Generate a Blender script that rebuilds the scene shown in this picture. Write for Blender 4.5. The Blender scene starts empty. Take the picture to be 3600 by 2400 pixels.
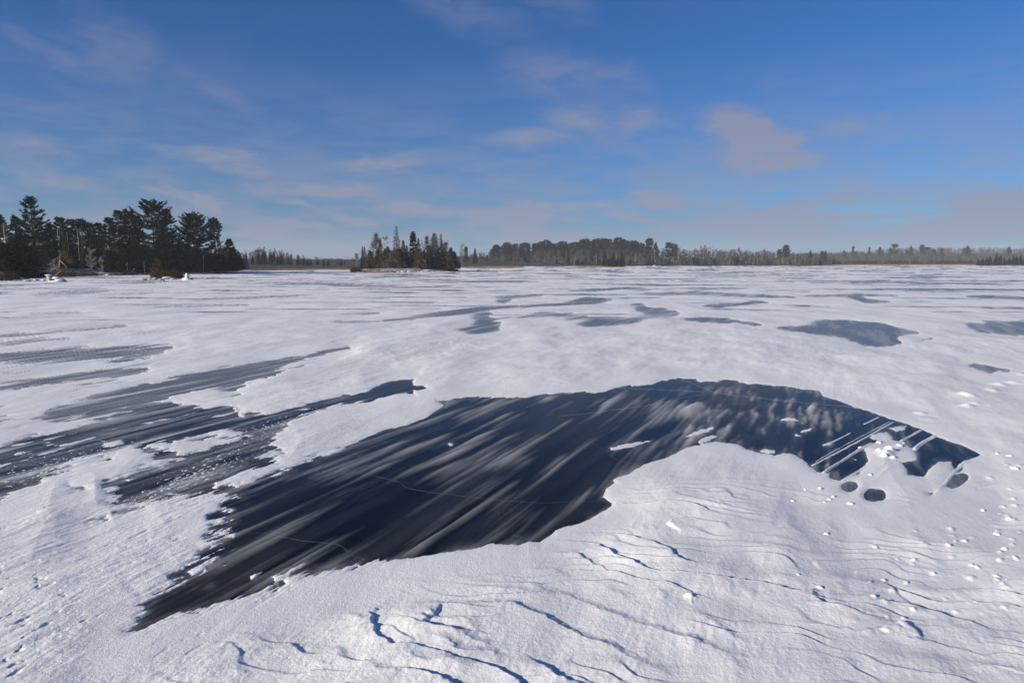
import bpy, math, random, re
import numpy as np

# ------------------------------------------------------------------ camera, sky, sun, exposure
C = bpy.context.scene
COL = C.collection
R = math.radians
CAM_H = 3.0
FPX = 2400.0                      # focal length in pixels of the 3600 px wide photograph
HOR = 924.0
PITCH = math.atan((1200 - HOR) / FPX)
cd = bpy.data.cameras.new('camera'); cam = bpy.data.objects.new('camera', cd); COL.objects.link(cam)
cd.sensor_width = 36.0; cd.lens = 24.0; cd.clip_start = 0.1; cd.clip_end = 20000
cam.location = (0, 0, CAM_H); cam.rotation_euler = (R(90) - PITCH, 0, 0)
C.camera = cam

SUN_EL, SUN_AZ = R(18), R(240)    # azimuth clockwise from +Y : from the left, a little behind the camera
sv = (math.sin(SUN_AZ) * math.cos(SUN_EL), math.cos(SUN_AZ) * math.cos(SUN_EL), math.sin(SUN_EL))
sl = bpy.data.lights.new('sun', 'SUN'); sun = bpy.data.objects.new('sun', sl); COL.objects.link(sun)
sl.energy = 5.0; sl.angle = R(0.5); sl.color = (1.0, 0.90, 0.745)
from mathutils import Vector, Matrix
sun.rotation_euler = Vector(sv).to_track_quat('Z', 'Y').to_euler()
sun.location = (-60, -20, 40)

C.render.engine = 'CYCLES'
C.view_settings.view_transform = 'Standard'; C.view_settings.look = 'None'
C.view_settings.exposure = 0.46; C.view_settings.gamma = 1.0; C.view_settings.use_curve_mapping = False
C.cycles.use_denoising = True
C.cycles.max_bounces = 8; C.cycles.transparent_max_bounces = 24; C.cycles.volume_bounces = 1
C.cycles.caustics_reflective = False; C.cycles.caustics_refractive = False

W = bpy.data.worlds.new('World'); C.world = W; W.use_nodes = True
class NT:
    """a small helper for writing node trees"""
    def __init__(s, t):
        s.t = t; s.t.nodes.clear()
    def n(s, typ, **k):
        nd = s.t.nodes.new(typ)
        for a, b in k.items(): setattr(nd, a, b)
        return nd
    def put(s, sock, v):
        if isinstance(v, bpy.types.NodeSocket): s.t.links.new(v, sock)
        else: sock.default_value = v
    def math(s, op, a, b=None, c=None, clamp=False):
        nd = s.n('ShaderNodeMath', operation=op, use_clamp=clamp)
        s.put(nd.inputs[0], a)
        if b is not None: s.put(nd.inputs[1], b)
        if c is not None: s.put(nd.inputs[2], c)
        return nd.outputs[0]
    def vm(s, op, a, b=None, out=0):
        nd = s.n('ShaderNodeVectorMath', operation=op)
        s.put(nd.inputs[0], a)
        if b is not None: s.put(nd.inputs[1], b)
        return nd.outputs[out]
    def noise(s, vec, scale, detail=4, rough=.55, dist=0, out=0):
        nd = s.n('ShaderNodeTexNoise'); s.put(nd.inputs['Vector'], vec)
        nd.inputs['Scale'].default_value = scale; nd.inputs['Detail'].default_value = detail
        nd.inputs['Roughness'].default_value = rough; nd.inputs['Distortion'].default_value = dist
        return nd.outputs[out]
    def ramp(s, f, a, b, lo=0., hi=1., smooth=True):
        nd = s.n('ShaderNodeMapRange', interpolation_type='SMOOTHSTEP' if smooth else 'LINEAR')
        s.put(nd.inputs[0], f)
        for i, v in zip((1, 2, 3, 4), (a, b, lo, hi)): nd.inputs[i].default_value = v
        return nd.outputs[0]
    def mix(s, f, a, b):
        nd = s.n('ShaderNodeMix', data_type='RGBA'); s.put(nd.inputs[0], f)
        for q, v in ((6, a), (7, b)):
            if not isinstance(v, bpy.types.NodeSocket) and len(v) == 3: v = (*v, 1)
            s.put(nd.inputs[q], v)
        return nd.outputs[2]
    def mapping(s, vec, scale=(1, 1, 1), rot=(0, 0, 0), loc=(0, 0, 0)):
        nd = s.n('ShaderNodeMapping'); s.put(nd.inputs[0], vec)
        nd.inputs[1].default_value = loc; nd.inputs[2].default_value = rot; nd.inputs[3].default_value = scale
        return nd.outputs[0]

def px_dir(px, py):
    cx = (px - 1800) / FPX; cy = (1200 - py) / FPX
    f = Vector((0, math.cos(PITCH), -math.sin(PITCH))); u = Vector((0, math.sin(PITCH), math.cos(PITCH)))
    return (f + u * cy + Vector((1, 0, 0)) * cx).normalized()

w = NT(W.node_tree)
sky = w.n('ShaderNodeTexSky', sky_type='NISHITA', sun_disc=False, sun_elevation=SUN_EL, sun_rotation=SUN_AZ)
sky.air_density = 1.0; sky.dust_density = 0.6; sky.ozone_density = 2.2; sky.altitude = 300
tc = w.n('ShaderNodeTexCoord').outputs['Generated']
sep = w.n('ShaderNodeSeparateXYZ'); w.put(sep.inputs[0], tc)
sx, sy, sz = sep.outputs
az = w.math('ARCTAN2', sx, sy)
el = w.math('ARCSINE', sz)
ae = w.n('ShaderNodeCombineXYZ'); w.put(ae.inputs[0], az); w.put(ae.inputs[1], el)
wob = w.noise(w.mapping(ae.outputs[0], (1, 2.4, 1)), 9, 5, .62, 0, out=1)
wob = w.vm('SUBTRACT', wob, (.5, .5, .5))
wob = w.vm('MULTIPLY', wob, (.16, .055, 0))
aew = w.vm('ADD', ae.outputs[0], wob)
# clouds : (px, py, half width, half height, tilt (deg), strength) in the sky, measured as angles
CL = [(1960, 265, 210, 62, -6, .62), (1830, 245, 120, 45, 0, .45), (2190, 275, 90, 35, -12, .5), (2030, 425, 130, 48, -8, .62), (1880, 495, 120, 34, 0, .45), (2240, 425, 100, 40, 8, .5),
      (2540, 420, 100, 50, 10, .85), (2640, 460, 120, 60, -20, 1.0), (2700, 545, 170, 56, -4, 1.35), (2620, 470, 90, 60, -20, .8),
      (400, 165, 130, 110, -35, .5), (180, 190, 200, 40, -22, .4), (760, 330, 160, 36, -26, .3), (60, 480, 110, 34, -4, .45), (150, 615, 140, 32, -8, .5),
      (770, 560, 125, 30, -12, .72), (660, 695, 88, 22, -18, .7), (1080, 660, 190, 26, 0, .62), (1070, 720, 120, 16, -14, .5), (1340, 565, 150, 30, 0, .6),
      (930, 795, 80, 17, -3, .6), (1060, 800, 70, 14, -10, .5), (1450, 745, 110, 26, -4, .75), (1260, 785, 100, 16, 0, .5), (1800, 760, 190, 26, 0, .68), (1760, 800, 140, 18, -4, .55),
      (1880, 725, 100, 14, -4, .5), (2020, 723, 90, 12, 0, .6), (2330, 690, 90, 20, -12, .62), (2560, 725, 70, 16, -14, .62), (2230, 765, 140, 18, -3, .6), (2480, 800, 240, 26, -3, .5),
      (2760, 765, 150, 22, -5, .5), (3030, 760, 150, 16, 0, .45), (2950, 690, 120, 14, -6, .3), (2970, 450, 60, 32, 12, .38), (3100, 410, 50, 20, 20, .25), (2730, 290, 70, 20, -10, .22),
      (3560, 730, 160, 70, 8, .8), (3400, 800, 260, 40, 5, .6), (1620, 30, 260, 60, -15, .4), (1980, 30, 120, 50, -20, .3), (850, 815, 160, 12, 0, .35), (2900, 835, 500, 26, 0, .5), (1900, 830, 500, 18, 0, .4)]
cov = None
for (px, py, hw, hh, tl, st) in CL:
    st = st * (.62 if py < 380 else 1.3 if 640 < py < 830 else .9 if py < 640 and px < 2500 else 1)
    d = px_dir(px, py); a0 = math.atan2(d.x, d.y); e0 = math.asin(d.z)
    k = d.y                                  # pixel -> angle shrinks off axis
    q = w.vm('SUBTRACT', aew, (a0, e0, 0))
    q = w.mapping(q, (1, 1, 1), (0, 0, R(-tl)))
    q = w.vm('MULTIPLY', q, (FPX / (hw * k * 1.6), FPX / (hh * k * 1.7), 0))
    L = w.vm('LENGTH', q, out=1)
    g = w.ramp(L, 1.0, 0.1, 0, st)
    cov = g if cov is None else w.math('MAXIMUM', cov, g)
tex = w.noise(w.mapping(ae.outputs[0], (1, 3.2, 1), (0, 0, R(8))), 11, 6, .62, .4)
tex2 = w.noise(w.mapping(ae.outputs[0], (1, 2.0, 1), (0, 0, R(-30))), 3.2, 5, .6, .6)
fill = w.math('MULTIPLY', w.ramp(tex2, .5, .8, 0, .28), w.ramp(el, .02, .5, 1, .6))
cov = w.math('MULTIPLY', cov, w.ramp(tex, .32, .58, .35, 1.25))
cov = w.math('MAXIMUM', cov, fill)
low = w.ramp(el, .0, .28, .85, 0, False)           # thin stratus veil that thickens to the horizon
cov = w.math('ADD', cov, w.math('MULTIPLY', low, w.ramp(w.noise(w.mapping(ae.outputs[0], (1, 4.5, 1)), 6, 6, .6, .3), .38, .60, .36, 1.1)), clamp=True)
cov = w.math('MULTIPLY', cov, .92, clamp=True)
skyc = w.n('ShaderNodeHueSaturation'); w.put(skyc.inputs['Color'], sky.outputs[0])
skyc.inputs['Saturation'].default_value = 1.0; skyc.inputs['Value'].default_value = 1
tint = w.n('ShaderNodeMix', data_type='RGBA', blend_type='MULTIPLY'); tint.inputs[0].default_value = 1   # deep clear winter blue
w.put(tint.inputs[6], skyc.outputs[0]); tint.inputs[7].default_value = (.21, .475, .86, 1)
# cloud radiance on the Nishita scale (multiplied by the strength below)
CLR = (2.3, 2.6, 3.6)
clc = w.mix(w.ramp(el, .05, .3, 0, 1), CLR, (2.1, 2.3, 3.45))
bgc = w.mix(cov, tint.outputs[2], clc)
bg = w.n('ShaderNodeBackground'); w.put(bg.inputs[0], bgc); bg.inputs[1].default_value = 0.083
out = w.n('ShaderNodeOutputWorld'); w.t.links.new(bg.outputs[0], out.inputs[0])
# ------------------------------------------------------------------ helpers
def px_ground(px, py):
    """a pixel of the 3600x2400 photograph as a point of the lake surface (numpy friendly)"""
    cx = (np.asarray(px, float) - 1800) / FPX; cy = (1200 - np.asarray(py, float)) / FPX
    dz = -math.sin(PITCH) + math.cos(PITCH) * cy
    dy = math.cos(PITCH) + math.sin(PITCH) * cy
    t = -CAM_H / dz
    return cx * t, dy * t
def tag(o, label=None, cat=None, group=None, kind=None):
    if label: o['label'] = label
    if cat: o['category'] = cat
    if group: o['group'] = group
    if kind: o['kind'] = kind
    return o
def mesh_np(name, co, faces, mats, smooth=False, matidx=None):
    """faces: (n,3) or (n,4) int array"""
    me = bpy.data.meshes.new(name); co = np.asarray(co, np.float32); faces = np.asarray(faces, np.int32)
    n, k = faces.shape
    me.vertices.add(len(co)); me.vertices.foreach_set('co', co.ravel())
    me.loops.add(n * k); me.loops.foreach_set('vertex_index', faces.ravel())
    me.polygons.add(n); me.polygons.foreach_set('loop_start', np.arange(0, n * k, k, dtype=np.int32))
    if matidx is not None: me.polygons.foreach_set('material_index', np.asarray(matidx, np.int32))
    if smooth: me.polygons.foreach_set('use_smooth', np.ones(n, bool))
    me.update(calc_edges=True)
    for m in (mats if isinstance(mats, (list, tuple)) else [mats]): me.materials.append(m)
    return me
def link(name, me, parent=None, loc=None, rz=0, sc=None):
    o = bpy.data.objects.new(name, me); COL.objects.link(o)
    if parent: o.parent = parent
    if loc is not None: o.location = loc
    if rz: o.rotation_euler = (0, 0, rz)
    if sc is not None: o.scale = sc if hasattr(sc, '__len__') else (sc, sc, sc)
    return o
def gnoise(x, y, seed=0):
    xi = np.floor(x).astype(np.int64); yi = np.floor(y).astype(np.int64); fx = x - xi; fy = y - yi
    def h(i, j):
        k = (i * 374761393 + j * 668265263 + seed * 1442695041) & 0xffffffff
        k = ((k ^ (k >> 13)) * 1274126177) & 0xffffffff
        k = (k ^ (k >> 16)) & 0xffff
        return k * (2 * math.pi / 65536)
    def g(i, j, dx, dy):
        a = h(xi + i, yi + j); return np.cos(a) * dx + np.sin(a) * dy
    u = fx * fx * fx * (fx * (fx * 6 - 15) + 10); v = fy * fy * fy * (fy * (fy * 6 - 15) + 10)
    a = g(0, 0, fx, fy); b = g(1, 0, fx - 1, fy); c = g(0, 1, fx, fy - 1); d = g(1, 1, fx - 1, fy - 1)
    return ((a + (b - a) * u) * (1 - v) + (c + (d - c) * u) * v) * 1.5
def fbm(x, y, seed=0, oct=4, gain=.5):
    s = 0; A = 1; T = 0
    for o in range(oct):
        s = s + A * gnoise(x * 2 ** o, y * 2 ** o, seed + o * 17); T += A; A *= gain
    return s / T
def sstep(x, a, b):
    t = np.clip((x - a) / (b - a), 0, 1); return t * t * (3 - 2 * t)
ZO = {'A': (0, 950, 1.96), 'B': (1200, 950, 1.96), 'C': (2400, 950, 1.96), 'D': (0, 1650, 1.96), 'E': (1200, 1650, 1.96), 'F': (2400, 1650, 1.96), 'P': (0, 0, 1.0)}
def P(s):
    """'A 12,34 56,78 C 1,2' -> points on the survey sheet"""
    r = []; z = ZO['P']
    for t in s.split():
        if t in ZO: z = ZO[t]
        else:
            a, b = t.split(','); r.append((z[0] + float(a) / z[2], z[1] + float(b) / z[2]))
    return np.array(r)
def mat(name):
    m = bpy.data.materials.new(name); m.use_nodes = True
    return m, NT(m.node_tree)
def bsdf(t, col, rough=.8, spec=.3, normal=None, **kw):
    b = t.n('ShaderNodeBsdfPrincipled'); t.put(b.inputs['Base Color'], col if isinstance(col, bpy.types.NodeSocket) else (*col, 1))
    t.put(b.inputs['Roughness'], rough); b.inputs['Specular IOR Level'].default_value = spec
    if normal is not None: t.put(b.inputs['Normal'], normal)
    for k, v in kw.items(): t.put(b.inputs[k.replace('_', ' ')], v)
    o = t.n('ShaderNodeOutputMaterial'); t.t.links.new(b.outputs[0], o.inputs[0])
    return b
def bump(t, h, strength, dist, normal=None):
    b = t.n('ShaderNodeBump'); b.inputs['Strength'].default_value = strength; b.inputs['Distance'].default_value = dist
    t.put(b.inputs['Height'], h)
    if normal is not None: t.put(b.inputs['Normal'], normal)
    return b.outputs[0]

# ------------------------------------------------------------------ survey grid of the lake surface
def span(a, b, n): return np.linspace(a, b, n, endpoint=False)
PXS = np.concatenate([span(-2400, -300, 40), span(-300, -40, 30), span(-40, 3640, 1060), span(3640, 3900, 30), np.linspace(3900, 6000, 41)])
PYS = np.concatenate([[924.9, 925.6, 926.5, 927.6, 928.8], span(930, 2420, 740), span(2420, 2700, 40), np.linspace(2700, 5200, 40)])
U, V = np.meshgrid(PXS, PYS)
GX, GY = px_ground(U, V)
NR, NC = U.shape
DIST = np.hypot(GX, GY)
PXW = DIST / FPX                               # metres per survey pixel across
WD = R(25); wx, wy = math.sin(WD), math.cos(WD)
WA = GX * wx + GY * wy; WB = GX * wy - GY * wx  # along and across the wind
dsp = GY * GY / (CAM_H * FPX) * 2.0             # depth spacing of the grid
def lod(lam): return np.clip((lam / np.maximum(dsp, 1e-3) - 1.5) / 3, 0, 1)

def fbml(x, y, lam, seed=0, oct=4, gain=.5):
    """fbm whose octaves fade out where the sheet is too coarse to carry them"""
    s = 0; A = 1; T = 0
    for o in range(oct):
        s = s + A * gnoise(x * 2 ** o, y * 2 ** o, seed + o * 17) * np.clip((lam / 2 ** o / np.maximum(dsp, 1e-3) - .8) / 2, 0, 1); T += A; A *= gain
    return s / T
def poly_sdf(poly, QU, QV, pad=70, asp=1.0):
    """signed distance (survey px, negative inside) on the window round the polygon"""
    x0, y0 = poly.min(0) - pad; x1, y1 = poly.max(0) + pad
    i0, i1 = np.searchsorted(PYS, (y0, y1)); j0, j1 = np.searchsorted(PXS, (x0, x1))
    if i1 <= i0 or j1 <= j0: return None
    sl = (slice(i0, i1), slice(j0, j1)); X = QU[sl]; Y = QV[sl]
    best = np.full(X.shape, 1e9); inside = np.zeros(X.shape, bool); n = len(poly)
    for k in range(n):
        ax, ay = poly[k]; bx, by = poly[(k + 1) % n]; ex, ey = bx - ax, by - ay
        t = np.clip(((X - ax) * ex + (Y - ay) * ey * asp * asp) / (ex * ex + ey * ey * asp * asp + 1e-9), 0, 1)
        d = (X - ax - t * ex) ** 2 + ((Y - ay - t * ey) * asp) ** 2
        np.minimum(best, d, out=best)
        if ay != by: inside ^= ((ay > Y) != (by > Y)) & (X < ex * (Y - ay) / (ey) + ax)
    d = np.sqrt(best); d[inside] *= -1
    return sl, d

MAIN = P("P 434,2219 477,2186 469,2168 495,2135 449,2132 536,2091 490,2093 577,2058 648,2030 605,2025 709,1992 660,1995 765,1954 704,1937 816,1915 765,1902 740,1893 822,1873 750,1846 816,1826 740,1818 816,1788 776,1770 867,1747 800,1744 663,1752 536,1767 434,1777 385,1768 420,1755 380,1735 415,1715 380,1700 454,1685 515,1649 658,1613 600,1600 551,1598 459,1577 357,1608 280,1618 168,1664 128,1690 60,1725 0,1755 -300,1800 -600,1830 -600,1680 -300,1640 0,1570 102,1532 204,1527 326,1486 434,1455 536,1424 600,1420 775,1430 826,1430 862,1452 935,1455 1046,1440 1130,1411 1200,1396 1292,1378 1328,1356 1379,1340 1450,1337 1452,1353 1511,1367 1455,1373 1458,1386 1394,1384 1302,1408 1200,1426 1150,1441 1122,1452 1046,1472 1020,1475 995,1511 949,1557 990,1583 893,1608 970,1623 898,1649 837,1662 765,1705 842,1705 944,1680 1020,1649 1087,1618 1200,1575 1292,1534 1353,1511 1430,1496 1506,1465 1542,1440 1567,1424 1539,1412 1598,1399 1680,1394 1802,1400 1914,1389 2016,1378 2093,1379 2195,1363 2287,1353 2363,1330 2400,1334 2604,1345 2727,1353 2798,1363 2882,1379 2885,1389 2936,1404 2997,1430 3094,1460 3165,1481 3242,1511 3298,1537 3369,1562 3420,1583 3446,1598 3410,1613 3385,1623 3354,1649 3344,1623 3298,1623 3267,1649 3247,1674 3191,1669 3186,1649 3165,1623 3140,1600 3110,1600 3060,1640 3028,1654 2951,1690 2915,1680 2915,1664 2874,1659 2849,1639 2823,1613 2778,1593 2727,1598 2665,1588 2624,1578 2594,1562 2553,1557 2517,1552 2477,1555 2400,1578 2348,1608 2261,1634 2210,1664 2149,1685 2159,1696 2134,1716 2118,1747 2149,1767 2149,1778 2108,1803 2037,1839 1955,1864 1935,1885 1899,1905 1858,1900 1822,1913 1746,1913 1669,1928 1557,1943 1496,1956 1430,1964 1353,1965 1302,1976 1251,1984 1184,1994 1061,2020 995,2028 974,2035 1005,2045 1013,2056 969,2076 908,2094 816,2112 714,2140 612,2173 536,2198 459,2219")
# (polygon, patchiness, dust)
ICE = [(MAIN, 0, 0.0)]
def smooth_poly(p, n=2):
    for _ in range(n): q = np.roll(p, -1, 0); p = np.stack([p * .75 + q * .25, p * .25 + q * .75], 1).reshape(-1, 2)
    return p
def ice(s, patch=0., dust=.2): ICE.append((smooth_poly(P(s)), patch * 1.3 + .1 * (patch > 0), dust))
ice("C 1090,1478 1130,1452 1185,1448 1220,1490 1165,1530 1100,1512"); ice("F 1250,148 1310,122 1400,142 1408,215 1300,226 1246,196", 0, .05)
ice("C 1792,1484 1840,1415 1930,1392 1980,1415 1940,1468 1870,1508", 0, .15); ice("F 1685,160 1730,155 1712,182")
ice("C 1180,1390 1232,1388 1200,1412"); ice("C 1860,1390 1880,1350 1940,1340 1930,1380 1880,1400")
ice("A 465,1478 600,1498 500,1506", .2); ice("D 600,360 650,330 760,318 640,355", .2); ice("D 790,290 900,265 1020,258 950,285 800,305", .2)
ice("A 300,960 600,890 850,830 1100,770 1350,712 1700,650 2000,590 2352,530 2420,528 2300,560 2050,630 1900,680 1700,750 1670,790 1640,850 1560,855 1500,815 1400,820 1300,850 1160,880 1060,920 700,980 330,1040", 1., .18)
ice("A -300,840 0,800 250,745 520,715 800,680 1060,665 900,700 550,740 200,790 0,830", .8, .25)
ice("A -300,640 0,590 200,560 650,530 1200,510 1150,560 900,610 600,600 200,630 0,625", .9, .22)
ice("A -200,470 0,440 150,430 270,430 600,395 960,372 500,420 0,470", .6, .22)
ice("A -100,500 100,495 350,470 500,465 300,490 50,520", 1.2, .4)
ice("A 240,300 400,285 640,288 420,300", .5, .5); ice("A 1000,195 1400,195 1800,175 2250,165 1900,190 1500,205", .5, .45); ice("A 1000,255 1300,240 1800,230 1500,255", .7, .5)
ice("A 200,165 450,135 800,130 700,160 400,172", .5, .6)
ice("B 250,350 450,325 600,300 850,265 1050,245 1300,240 1450,235 1600,210 1680,180 1900,195 1780,230 1500,245 1250,255 1000,275 900,300 600,325 430,350", .5, .2)
ice("B 940,330 1100,345 1090,380 1115,405 1050,430 850,440 805,408 900,385", .5, .25)
ice("B 900,310 980,290 1030,290 1000,330 1100,345 1350,290 1500,290 1750,315 1650,345 1450,310 1200,335 1050,350 900,340", 1.0, .35)
ice("B 1640,375 1660,340 1750,315 1850,310 2000,325 2120,310 2030,270 2000,225 2090,230 2110,255 2280,265 2352,310 2150,330 2000,365 1800,385 1700,390", .5, .3)
ice("B 1060,210 1100,190 1000,185 1200,168 1450,175 1200,190 1150,215 1130,240", .4, .35); ice("B 1500,140 1800,130 1900,115 2150,120 1900,135 1700,148", .3, .2)
ice("B 2050,150 2200,155 2352,145 2300,170 2200,178", .3, .25); ice("B -60,300 320,287 150,305", .3, .3); ice("B -100,355 60,345 300,350 150,362", .5, .4)
ice("C 610,385 850,385 900,340 1100,340 1300,355 1450,380 1560,410 1650,435 1500,445 1480,470 1520,500 1430,525 1290,530 1200,500 1100,460 1000,450 850,425 700,420", .25, .16)
ice("C 0,320 380,335 450,360 570,380 480,385 380,360 200,360 0,345", .7, .25); ice("C 120,240 280,230 380,225 520,205 620,225 450,235 300,257 180,257", .3, .2)
ice("C 160,170 350,175 520,165 620,170 850,190 600,190 300,180", .4, .3); ice("C 1050,165 1250,165 1200,180 1300,200 1480,220 1300,228 1200,210 1120,185", .3, .25)
ice("C 1180,130 1500,122 2352,130 2600,130 2600,145 1900,137 1500,135", .3, .2); ice("C 1940,175 2150,168 2352,185 2600,190 2600,210 2150,195 1980,190", .3, .25)
ice("C 1950,245 2352,255 2500,265 2150,270", .4, .3); ice("C 1950,365 2100,355 2352,345 2600,345 2600,440 2352,445 2050,435 1950,400", 1.1, .35)
ice("C 1930,645 2080,650 2200,670 2270,690 2230,705 2170,690 2130,710 2050,690", .1, .3); ice("C 1600,490 1650,465 1740,465 1700,485", .8, .4)
ice("C 650,235 900,245 1050,250 850,250", .5, .3); ice("C 0,150 200,125 190,130 60,150", .4, .3)
SNOWP = [smooth_poly(P(s), 1) for s in (
    "C 1235,1220 1300,1190 1400,1165 1500,1180 1560,1215 1600,1250 1625,1300 1560,1320 1500,1330 1540,1420 1400,1500 1250,1500 1250,1390 1230,1380 1255,1350 1280,1300",
    "C 1280,1148 1380,1110 1410,1120 1430,1130 1450,1160 1400,1172 1320,1170", "C 1418,1085 1460,1080 1540,1068 1545,1085 1500,1110 1430,1090",
    "C 970,1205 1000,1190 1035,1182 1030,1200 980,1210", "C 655,1042 720,1015 780,1025 840,1052 790,1040 720,1030", "C 815,1112 885,1090 870,1105 820,1116", "C 765,1125 815,1138 800,1144",
    "C 10,1148 100,1105 210,1078 210,1090 120,1130 60,1142", "C 80,1185 200,1140 255,1133 240,1150 150,1185", "B 1832,1235 1950,1200 2120,1172 2150,1172 2060,1205 1970,1225", "C 530,1248 560,1232 640,1245 620,1262",
    "A 1610,945 1655,960 1700,1012 1625,988", "A 970,1205 1100,1180 1180,1190 1200,1165 1500,1155 1660,1150 1640,1180 1450,1220 1250,1270 1200,1240 1080,1232",
    "A 1220,1140 1330,1140 1400,1120 1560,1090 1600,1105 1700,1120 1560,1145 1450,1150 1320,1165", "A 790,1240 860,1220 930,1215 1000,1260 800,1300", "A 250,1190 330,1180 420,1200 280,1215",
    "A 100,1250 200,1240 260,1260 110,1290", "A 700,1190 860,1175 780,1200", "A 0,1330 120,1310 60,1350", "C 1155,1295 1215,1305 1200,1315", "A 1700,1155 1760,1150 1740,1165", "A 1455,1090 1490,1072 1470,1090", "B 735,1196 755,1192 773,1198 755,1204", "D 1430,798 1460,792 1445,800", "D 1740,750 1765,735 1750,750", "D 1895,792 1920,790 1912,802")]
TRACKS = [(P(s), wd, ht) for s, wd, ht in (
    ("C 876,1352 1000,1290 1200,1185 1460,1040", 4.5, .03), ("C 900,1330 960,1290 1180,1170 1290,1112 1440,1035", 3.0, .02), ("C 950,1405 1080,1325 1210,1240 1320,1185", 7, .04),
    ("C 1490,1185 1570,1140 1652,1095", 6, .035), ("C 1585,1245 1640,1195 1748,1135", 9, .04), ("C 948,1212 1035,1182 1165,1115", 4, .03), ("C 1240,1065 1290,1040 1360,1008", 4.5, .03),
    ("C 1080,1465 1200,1390 1320,1310", 7, .03), ("C 1190,1545 1330,1440 1440,1350", 7, .025), ("C 1150,1560 1300,1430 1560,1240 1640,1190", 3, .02), ("C 1725,1560 1800,1480 1860,1400 1960,1310", 8, .03))]

QU = U + 0; QV = V + 0
jag = fbml(WB / .07, WA / .8, .14, 5, 4, .6) * .15 + fbml(WB / .5, WA / 2.5, 1.0, 8, 3) * .22          # metres, streaky along the wind
jag += (fbm(WB / .035, WA / .22, 13, 3, .65) * .09 + fbm(WB / .14, WA / .5, 14, 4, .7) * .16) * sstep(-U, -1700, -1000) * lod(.10)
jag += fbm(GX / .06, GY / .06, 11, 2) * .03 * lod(.06) + fbm(GX / .30, GY / .30, 12, 3) * .10
leftish = sstep(-U, -1500, -900)                                                        # ragged downwind ends on the left
upper = sstep(-V, -1480, -1300)
jpx = jag / PXW * (0.14 + 0.55 * leftish + .35 * upper)
jpx = jpx * (.35 + .65 * sstep(-V, -2230, -1980))
S = np.full(U.shape, 400.0); DUST = np.zeros(U.shape); PATCH = np.zeros(U.shape)
nz = fbml(WB / 1.1, WA / 5.0, 2.2, 21, 5, .62); nz2 = fbml(WB / .22, WA / 1.3, .45, 23, 3, .6)
for k, (pl, pt, du) in enumerate(ICE):
    asp = 1.0 if pl[:, 1].mean() > 1240 else 3.0
    gx_, gy_ = px_ground(pl[:, 0].mean(), min(pl[:, 1].mean(), 2300)); padp = float(np.clip(1.25 / (np.hypot(gx_, gy_) / FPX), 70, 460))
    r = poly_sdf(pl, QU, QV, padp * (2.4 if asp > 1 else 1), asp)
    if r is None: continue
    sl_, d = r
    if asp > 1: d = d / 2.0
    d = d + jpx[sl_] * (1 if k == 0 else .7)
    if pt: d = d + pt * (nz[sl_] * 20 + nz2[sl_] * 12 - 2.5) * (1 if asp == 1 else .8)
    near = d < S[sl_]
    DUST[sl_] = np.where(near & (d < 12), du, DUST[sl_]); S[sl_] = np.minimum(S[sl_], d)
# distant wind-scoured patches, too many to survey one by one
far = sstep(-V, -1190, -1030)
pn = fbm(GX / 22 + GY / 60, GY / 12, 31, 4, .6) + .18 * fbm(GX / 5, GY / 6, 33, 3)
pf = (0.115 - pn * 1.0) * 60
mid_left = sstep(-U, -1400, -600) * sstep(-V, -1500, -1250)
pf = pf + (1 - far) * 700 - 3 * sstep(-V, -1010, -950)
pf2 = (.24 - fbm(GX / 15 + GY / 30, GY / 3.4, 37, 4, .62)) * 60 + (1 - sstep(-V, -1260, -1120)) * 700; pf = np.minimum(pf, pf2)
r = pf < S; DUST = np.where(r & (pf < 10), .42 + .25 * fbm(GX / 15, GY / 9, 35, 2), DUST); S = np.minimum(S, pf)
# rough crusted band on the left, speckled with openings
crust = (0.21 - fbml(WB / .55, WA / 2.6, 1.1, 41, 5, .68)) * 40 + (1 - sstep(-U, -1500, -500) * sstep(V, 1130, 1250) * sstep(-V, -1700, -1560)) * 500
r = crust < S; DUST = np.where(r & (crust < 6), .30, DUST); S = np.minimum(S, crust)
for pl in SNOWP:
    r = poly_sdf(pl, QU, QV, 50)
    if r: S[r[0]] = np.maximum(S[r[0]], -r[1] - jpx[r[0]] * .9 - nz2[r[0]] * 5 - fbm(GX[r[0]] / .12, GY[r[0]] / .12, 57, 3) * 6)
# speckle of crusted snow on the ice of the left channels
sp = fbm(GX / .055, GY / .10, 51, 3, .6); spm = np.exp(-(((U - 640) / 230) ** 2 + ((V - 1690 + (U - 640) * .42) / 38) ** 2)) + .9 * np.exp(-(((U - 230) / 260) ** 2 + ((V - 1640 + (U - 230) * .22) / 40) ** 2)) + .6 * np.exp(-(((U - 950) / 200) ** 2 + ((V - 1500 + (U - 950) * .3) / 26) ** 2))
sps = (sp - .44 + .36 * np.clip(spm, 0, 1) + .12 * nz) * 14
S = np.where(spm > .12, np.maximum(S, sps), S)
lc = sstep(-U, -1180, -850) * sstep(-V, -1760, -1700) * sstep(V, 1400, 1450) * sstep(1600 - .42 * (U - 300) - V + 130, 0, 60)
isl = (fbml(WB / .42, WA / 1.5, .8, 53, 5, .68) - .30 + .10 * nz) * 40 - (1 - lc) * 300
S = np.maximum(S, np.minimum(isl, 30))

SW = S * PXW                                                                            # metres
TH = np.where(SW > 0, .016 * (1 - np.exp(-SW / .05)) + .034 * sstep(SW, .08, 1.0), np.maximum(SW * .35, -.03))
inw = sstep(SW, .02, .5)                                                                # how far inside the snow
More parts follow.
